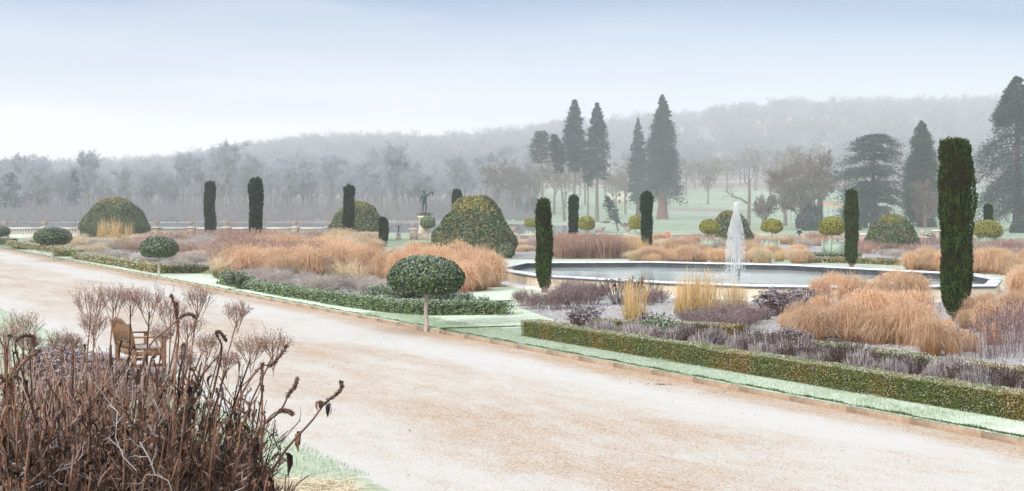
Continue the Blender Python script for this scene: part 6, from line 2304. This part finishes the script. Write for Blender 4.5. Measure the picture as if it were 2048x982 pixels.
spike('short horizontal frosted seed spike at the right of the border', [(500, 900), (535, 840), (552, 826), (570, 824), (586, 826)], 6.5, .011, 11)
spike('hooked frosted seed spike over the gravel', [(400, 900), (425, 780), (440, 700), (433, 668), (445, 664), (453, 680)], 7.2, .009, 12)
spike('curved dark seed spike below the right pair of seed heads', [(430, 900), (480, 790), (520, 735), (545, 728), (560, 712), (571, 694)], 7.0, .009, 13)
spike('upright dark seed spike in the middle of the border', [(520, 930), (525, 850), (528, 790), (523, 760), (522, 730)], 6.9, .008, 15)
# the long stem leaning out over the gravel, with a few withered leaves
sp = spike('longest stem leaning far right over the gravel with withered leaves and a curved tip', [(500, 1000), (540, 945), (580, 890), (625, 840), (650, 806), (670, 792), (683, 776), (685, 762)], 6.2, .0075, 14)
b = MB()
rng = np.random.RandomState(90)
for (x, y) in ((533, 958), (570, 905), (604, 862), (655, 806), (640, 800)):
    c = np.array([(x - 1024) / F_PX * 6.2, 6.2, zat(y, 6.2)]) - np.array(sp.location)
    for j in range(4 if y > 850 else 2):
        d = norm(rng.randn(3) * [1, 1, .1])
        L = (.055 if y > 850 else .03) * (.7 + .6 * rng.rand())
        Pl = np.stack([c, c + d * L * .4 - [0, 0, L * .2], c + d * L * .45 - [0, 0, L * .8], c + d * L * .3 - [0, 0, L * 1.4]])[None]
        ribbons(b, Pl, np.array([[.004, .022, .018, .003]]), norm(np.cross(d, [0, 0, 1.0]) + rng.randn(3) * .3)[None])
b.build('withered_leaves', M['dry_leaf'], sp)

# frosted sedums in front of the bench
rng = np.random.RandomState(95)
sed = Kind(*[clump('sedum', 'x', 'plant', [M['sedum'], M['brown_stem']], f_sedum, 290 + i) for i in range(2)])
for px, py, h in ((95, 770, .62), (130, 778, .62), (165, 772, .62), (110, 800, .66), (150, 806, .66), (190, 800, .62), (225, 792, .55), (75, 755, .6), (200, 765, .55), (245, 775, .5), (140, 752, .6), (105, 742, .55), (180, 830, .66), (230, 830, .6), (280, 790, .5), (320, 785, .4), (125, 840, .7)):
    g = at(px, py, -.09)
    sed.put(g, rng.rand() * 6, (h * 1.25, h * 1.25, h), 'dark flat-headed sedum thick with frost, in the patch between the near stems and the bench', 'frosted sedums below the bench')

# the thicket of dead stems and withered leaves: nobody could count it
rng = np.random.RandomState(97)
n = 860
px = rng.uniform(-40, 585, n)
Y = 5.3 + 4.6 * rng.rand(n)
skyl = np.interp(px, [-40, 30, 100, 200, 300, 400, 470, 520, 560, 590], [640, 650, 690, 690, 660, 665, 680, 730, 800, 870])
ty = skyl + 320 * rng.rand(n) ** .42
X0 = (px - 1024) / F_PX * Y
zt_ = zat(ty, Y)
lean = (.02 + .22 * sstep(150, 560, px)) * (.3 + rng.rand(n)) + rng.randn(n) * .06
fxs = X0 - lean
zb = bank(fxs, Y) - .12
ok = (zt_ - zb) > .25
px, Y, X0, zt_, lean, fxs, zb = [v[ok] for v in (px, Y, X0, zt_, lean, fxs, zb)]
n = len(px)
k = 6
s = np.linspace(0, 1, k)[None, :]
P = np.stack([fxs[:, None] + lean[:, None] * s ** 1.3 + rng.randn(n, 1) * .018 * np.sin(s * 6 + rng.rand(n, 1) * 6), Y[:, None] + rng.randn(n, 1) * .07 * s, zb[:, None] + (zt_ - zb)[:, None] * s], -1)
mb = MB()
tubes(mb, P, (.0018 + .0026 * rng.rand(n, 1) ** 1.5) * np.linspace(1.15, .7, k)[None], 4, rng.rand(n))
# forked side shoots near the tops, some ending in small knobs
top_i = np.where(rng.rand(n) < .7)[0]
Pt = P[top_i]
side = []
for j in range(3):
    f = 3.4 + 1.4 * rng.rand(len(Pt))
    i0 = f.astype(int)
    w_ = (f - i0)[:, None]
    ii = np.arange(len(Pt))
    st_ = Pt[ii, i0] * (1 - w_) + Pt[ii, np.minimum(i0 + 1, k - 1)] * w_
    d = norm(np.c_[rng.randn(len(Pt)) * .55 + .15, rng.randn(len(Pt)) * .55, np.full(len(Pt), .9)])
    L = rng.uniform(.05, .2, len(Pt))[:, None]
    side.append(np.stack([st_, st_ + d * L * .55 + rng.randn(len(Pt), 3) * .006, st_ + d * L], 1))
side = np.concatenate(side)
tubes(mb, side, np.tile([.0028, .0032, .0035], (len(side), 1)), 3, rng.rand(len(side)))
lvs = grow(rng, side, np.full((len(side), 3), .0024), [dict(n=3, t0=.2, ang=(25, 60), len=(.45, .9), fall=.2, k=3, up=.15, wob=.18, rr=.6, rmin=.0011)])
ribbons(mb, lvs[1][0], lvs[1][1] * 2.2, norm(np.cross(lvs[1][0][:, -1] - lvs[1][0][:, 0], rng.randn(len(lvs[1][0]), 3))), rng.rand(len(lvs[1][0])))
kn = rng.rand(len(side)) < .4
C = side[kn, -1]
for j in range(3):
    cards(mb, C + rng.randn(len(C), 3) * .004, rng.randn(len(C), 3), rng.randn(len(C), 3) + [0, 0, .5], .026, .014, rng.rand(len(C)))
tag(mb.build('dead_stems', M['brown_stem']), 'dense thicket of dead brown flower stems in the near border', 'dead stems', kind='stuff')
# withered leaves hanging from the lower stems
mb = MB()
m = 15000
si = rng.randint(0, n, m)
f = (.50 + .47 * rng.rand(m)) * (k - 1)
i0 = f.astype(int)
w_ = (f - i0)[:, None]
C = P[si, i0] * (1 - w_) + P[si, i0 + 1] * w_
py_ = HORIZ - (C[:, 2] - CAM_H) * F_PX / C[:, 1]
keep = py_ > np.interp(C[:, 0] / C[:, 1] * F_PX + 1024, [0, 150, 300, 420, 520, 600], [800, 800, 770, 750, 780, 850]) + rng.randn(m) * 60
C = C[keep]
m = len(C)
a = rng.rand(m) * 6.28
L = rng.uniform(.028, .075, m)[:, None]
d = np.c_[np.cos(a), np.sin(a), np.zeros(m)]
ss = np.linspace(0, 1, 6)
curl = rng.uniform(.15, .55, m)[:, None]
Pl = np.stack([C + d * L * (np.sin(q_ * pi * .75) * curl) - np.array([0, 0, 1.0]) * L * (q_ ** 1.3 * 1.1 - .12 * np.sin(q_ * pi)) for q_ in ss], 1)
Pl[:, :, :2] += (rng.randn(m, 1, 2) * .011) * np.sin(ss * 7)[None, :, None]
sd_ = norm(np.c_[-np.sin(a), np.cos(a), np.zeros(m)] + rng.randn(m, 3) * .35)
wd = np.array([.12, .6, 1.0, .95, .6, .08])[None] * rng.uniform(.010, .024, m)[:, None]
# folded leaf: two half blades meeting at the midrib
g_ = rng.rand(m)
for sg in (-1, 1):
    tw = norm(sd_ * sg + d * .75)
    Ph = Pl + tw[:, None, :] * wd[:, :, None] * .25
    ribbons(mb, Ph, wd * .5, tw, g_)
tag(mb.build('withered_leaves', M['dry_leaf']), 'dark withered leaves hanging among the dead stems of the near border', 'dead leaves', kind='stuff')
# fine pale twigs and litter low in the thicket, and reddish stems at the left edge
mb = MB()
n2 = 420
px = rng.uniform(-30, 330, n2)
Y2 = rng.uniform(7.5, 10.5, n2)
X2 = (px - 1024) / F_PX * Y2
z2 = bank(X2, Y2) - .1
h2 = zat(rng.uniform(690, 860, n2), Y2) - z2
P2 = np.stack([np.stack([X2 + rng.randn(n2) * .1 * q_, Y2 + 0 * X2, z2 + h2 * q_], -1) for q_ in np.linspace(0, 1, 4)], 1)
tubes(mb, P2, np.full((n2, 4), .0028), 3, rng.rand(n2))
tag(mb.build('thin_stems', M['umbel']), 'thin pale brown stems deep in the near border', 'dead stems', kind='stuff')
mb = MB()
for (x, y, Y3, a3, L3) in ((258, 950, 5.3, 1.9, .26), (312, 930, 5.5, 1.7, .22), (350, 985, 5.3, 2.3, .2), (60, 985, 5.6, .6, .2), (100, 975, 5.8, 2.6, .2)):
    c = np.array([(x - 1024) / F_PX * Y3, Y3, zat(y, Y3)])
    d = np.array([cos(a3), .2, sin(a3)])
    P3 = (c + d * np.linspace(0, L3, 5)[:, None])[None] + rng.randn(1, 5, 3) * .012
    lv = grow(rng, P3, np.full((1, 5), .0019), [dict(n=5, t0=.25, ang=(25, 60), len=(.3, .5), k=4, wob=.15, rr=.8), dict(n=3, t0=.3, ang=(25, 60), len=(.4, .6), k=3, wob=.15, rr=.8)])
    for L_ in lv:
        tubes(mb, *L_, 4, np.full(len(L_[0]), .5))
tag(mb.build('frosted_twigs', M['lav']), 'pale frosted dead twigs caught in the near thicket', 'twigs', kind='stuff')
# soil of the border bank under the stems
mb = MB()
xg, yg = np.meshgrid(np.linspace(-4.6, -.2, 40), np.linspace(4.2, 12.5, 60))
zg = bank(xg, yg) - .078 + .02 * np.sin(xg * 5) * np.sin(yg * 4)
inb = (xg * CT + yg * ST)
zg = zg - .5 * sstep(2.9, 3.3, inb)
idx = np.arange(xg.size).reshape(xg.shape)
F = np.stack([idx[:-1, :-1], idx[:-1, 1:], idx[1:, 1:], idx[1:, :-1]], -1).reshape(-1, 4)
mb.add(np.stack([xg, yg, zg], -1).reshape(-1, 3), F)
structure(mb.build('planting_bed', M['soil'], smooth=True))
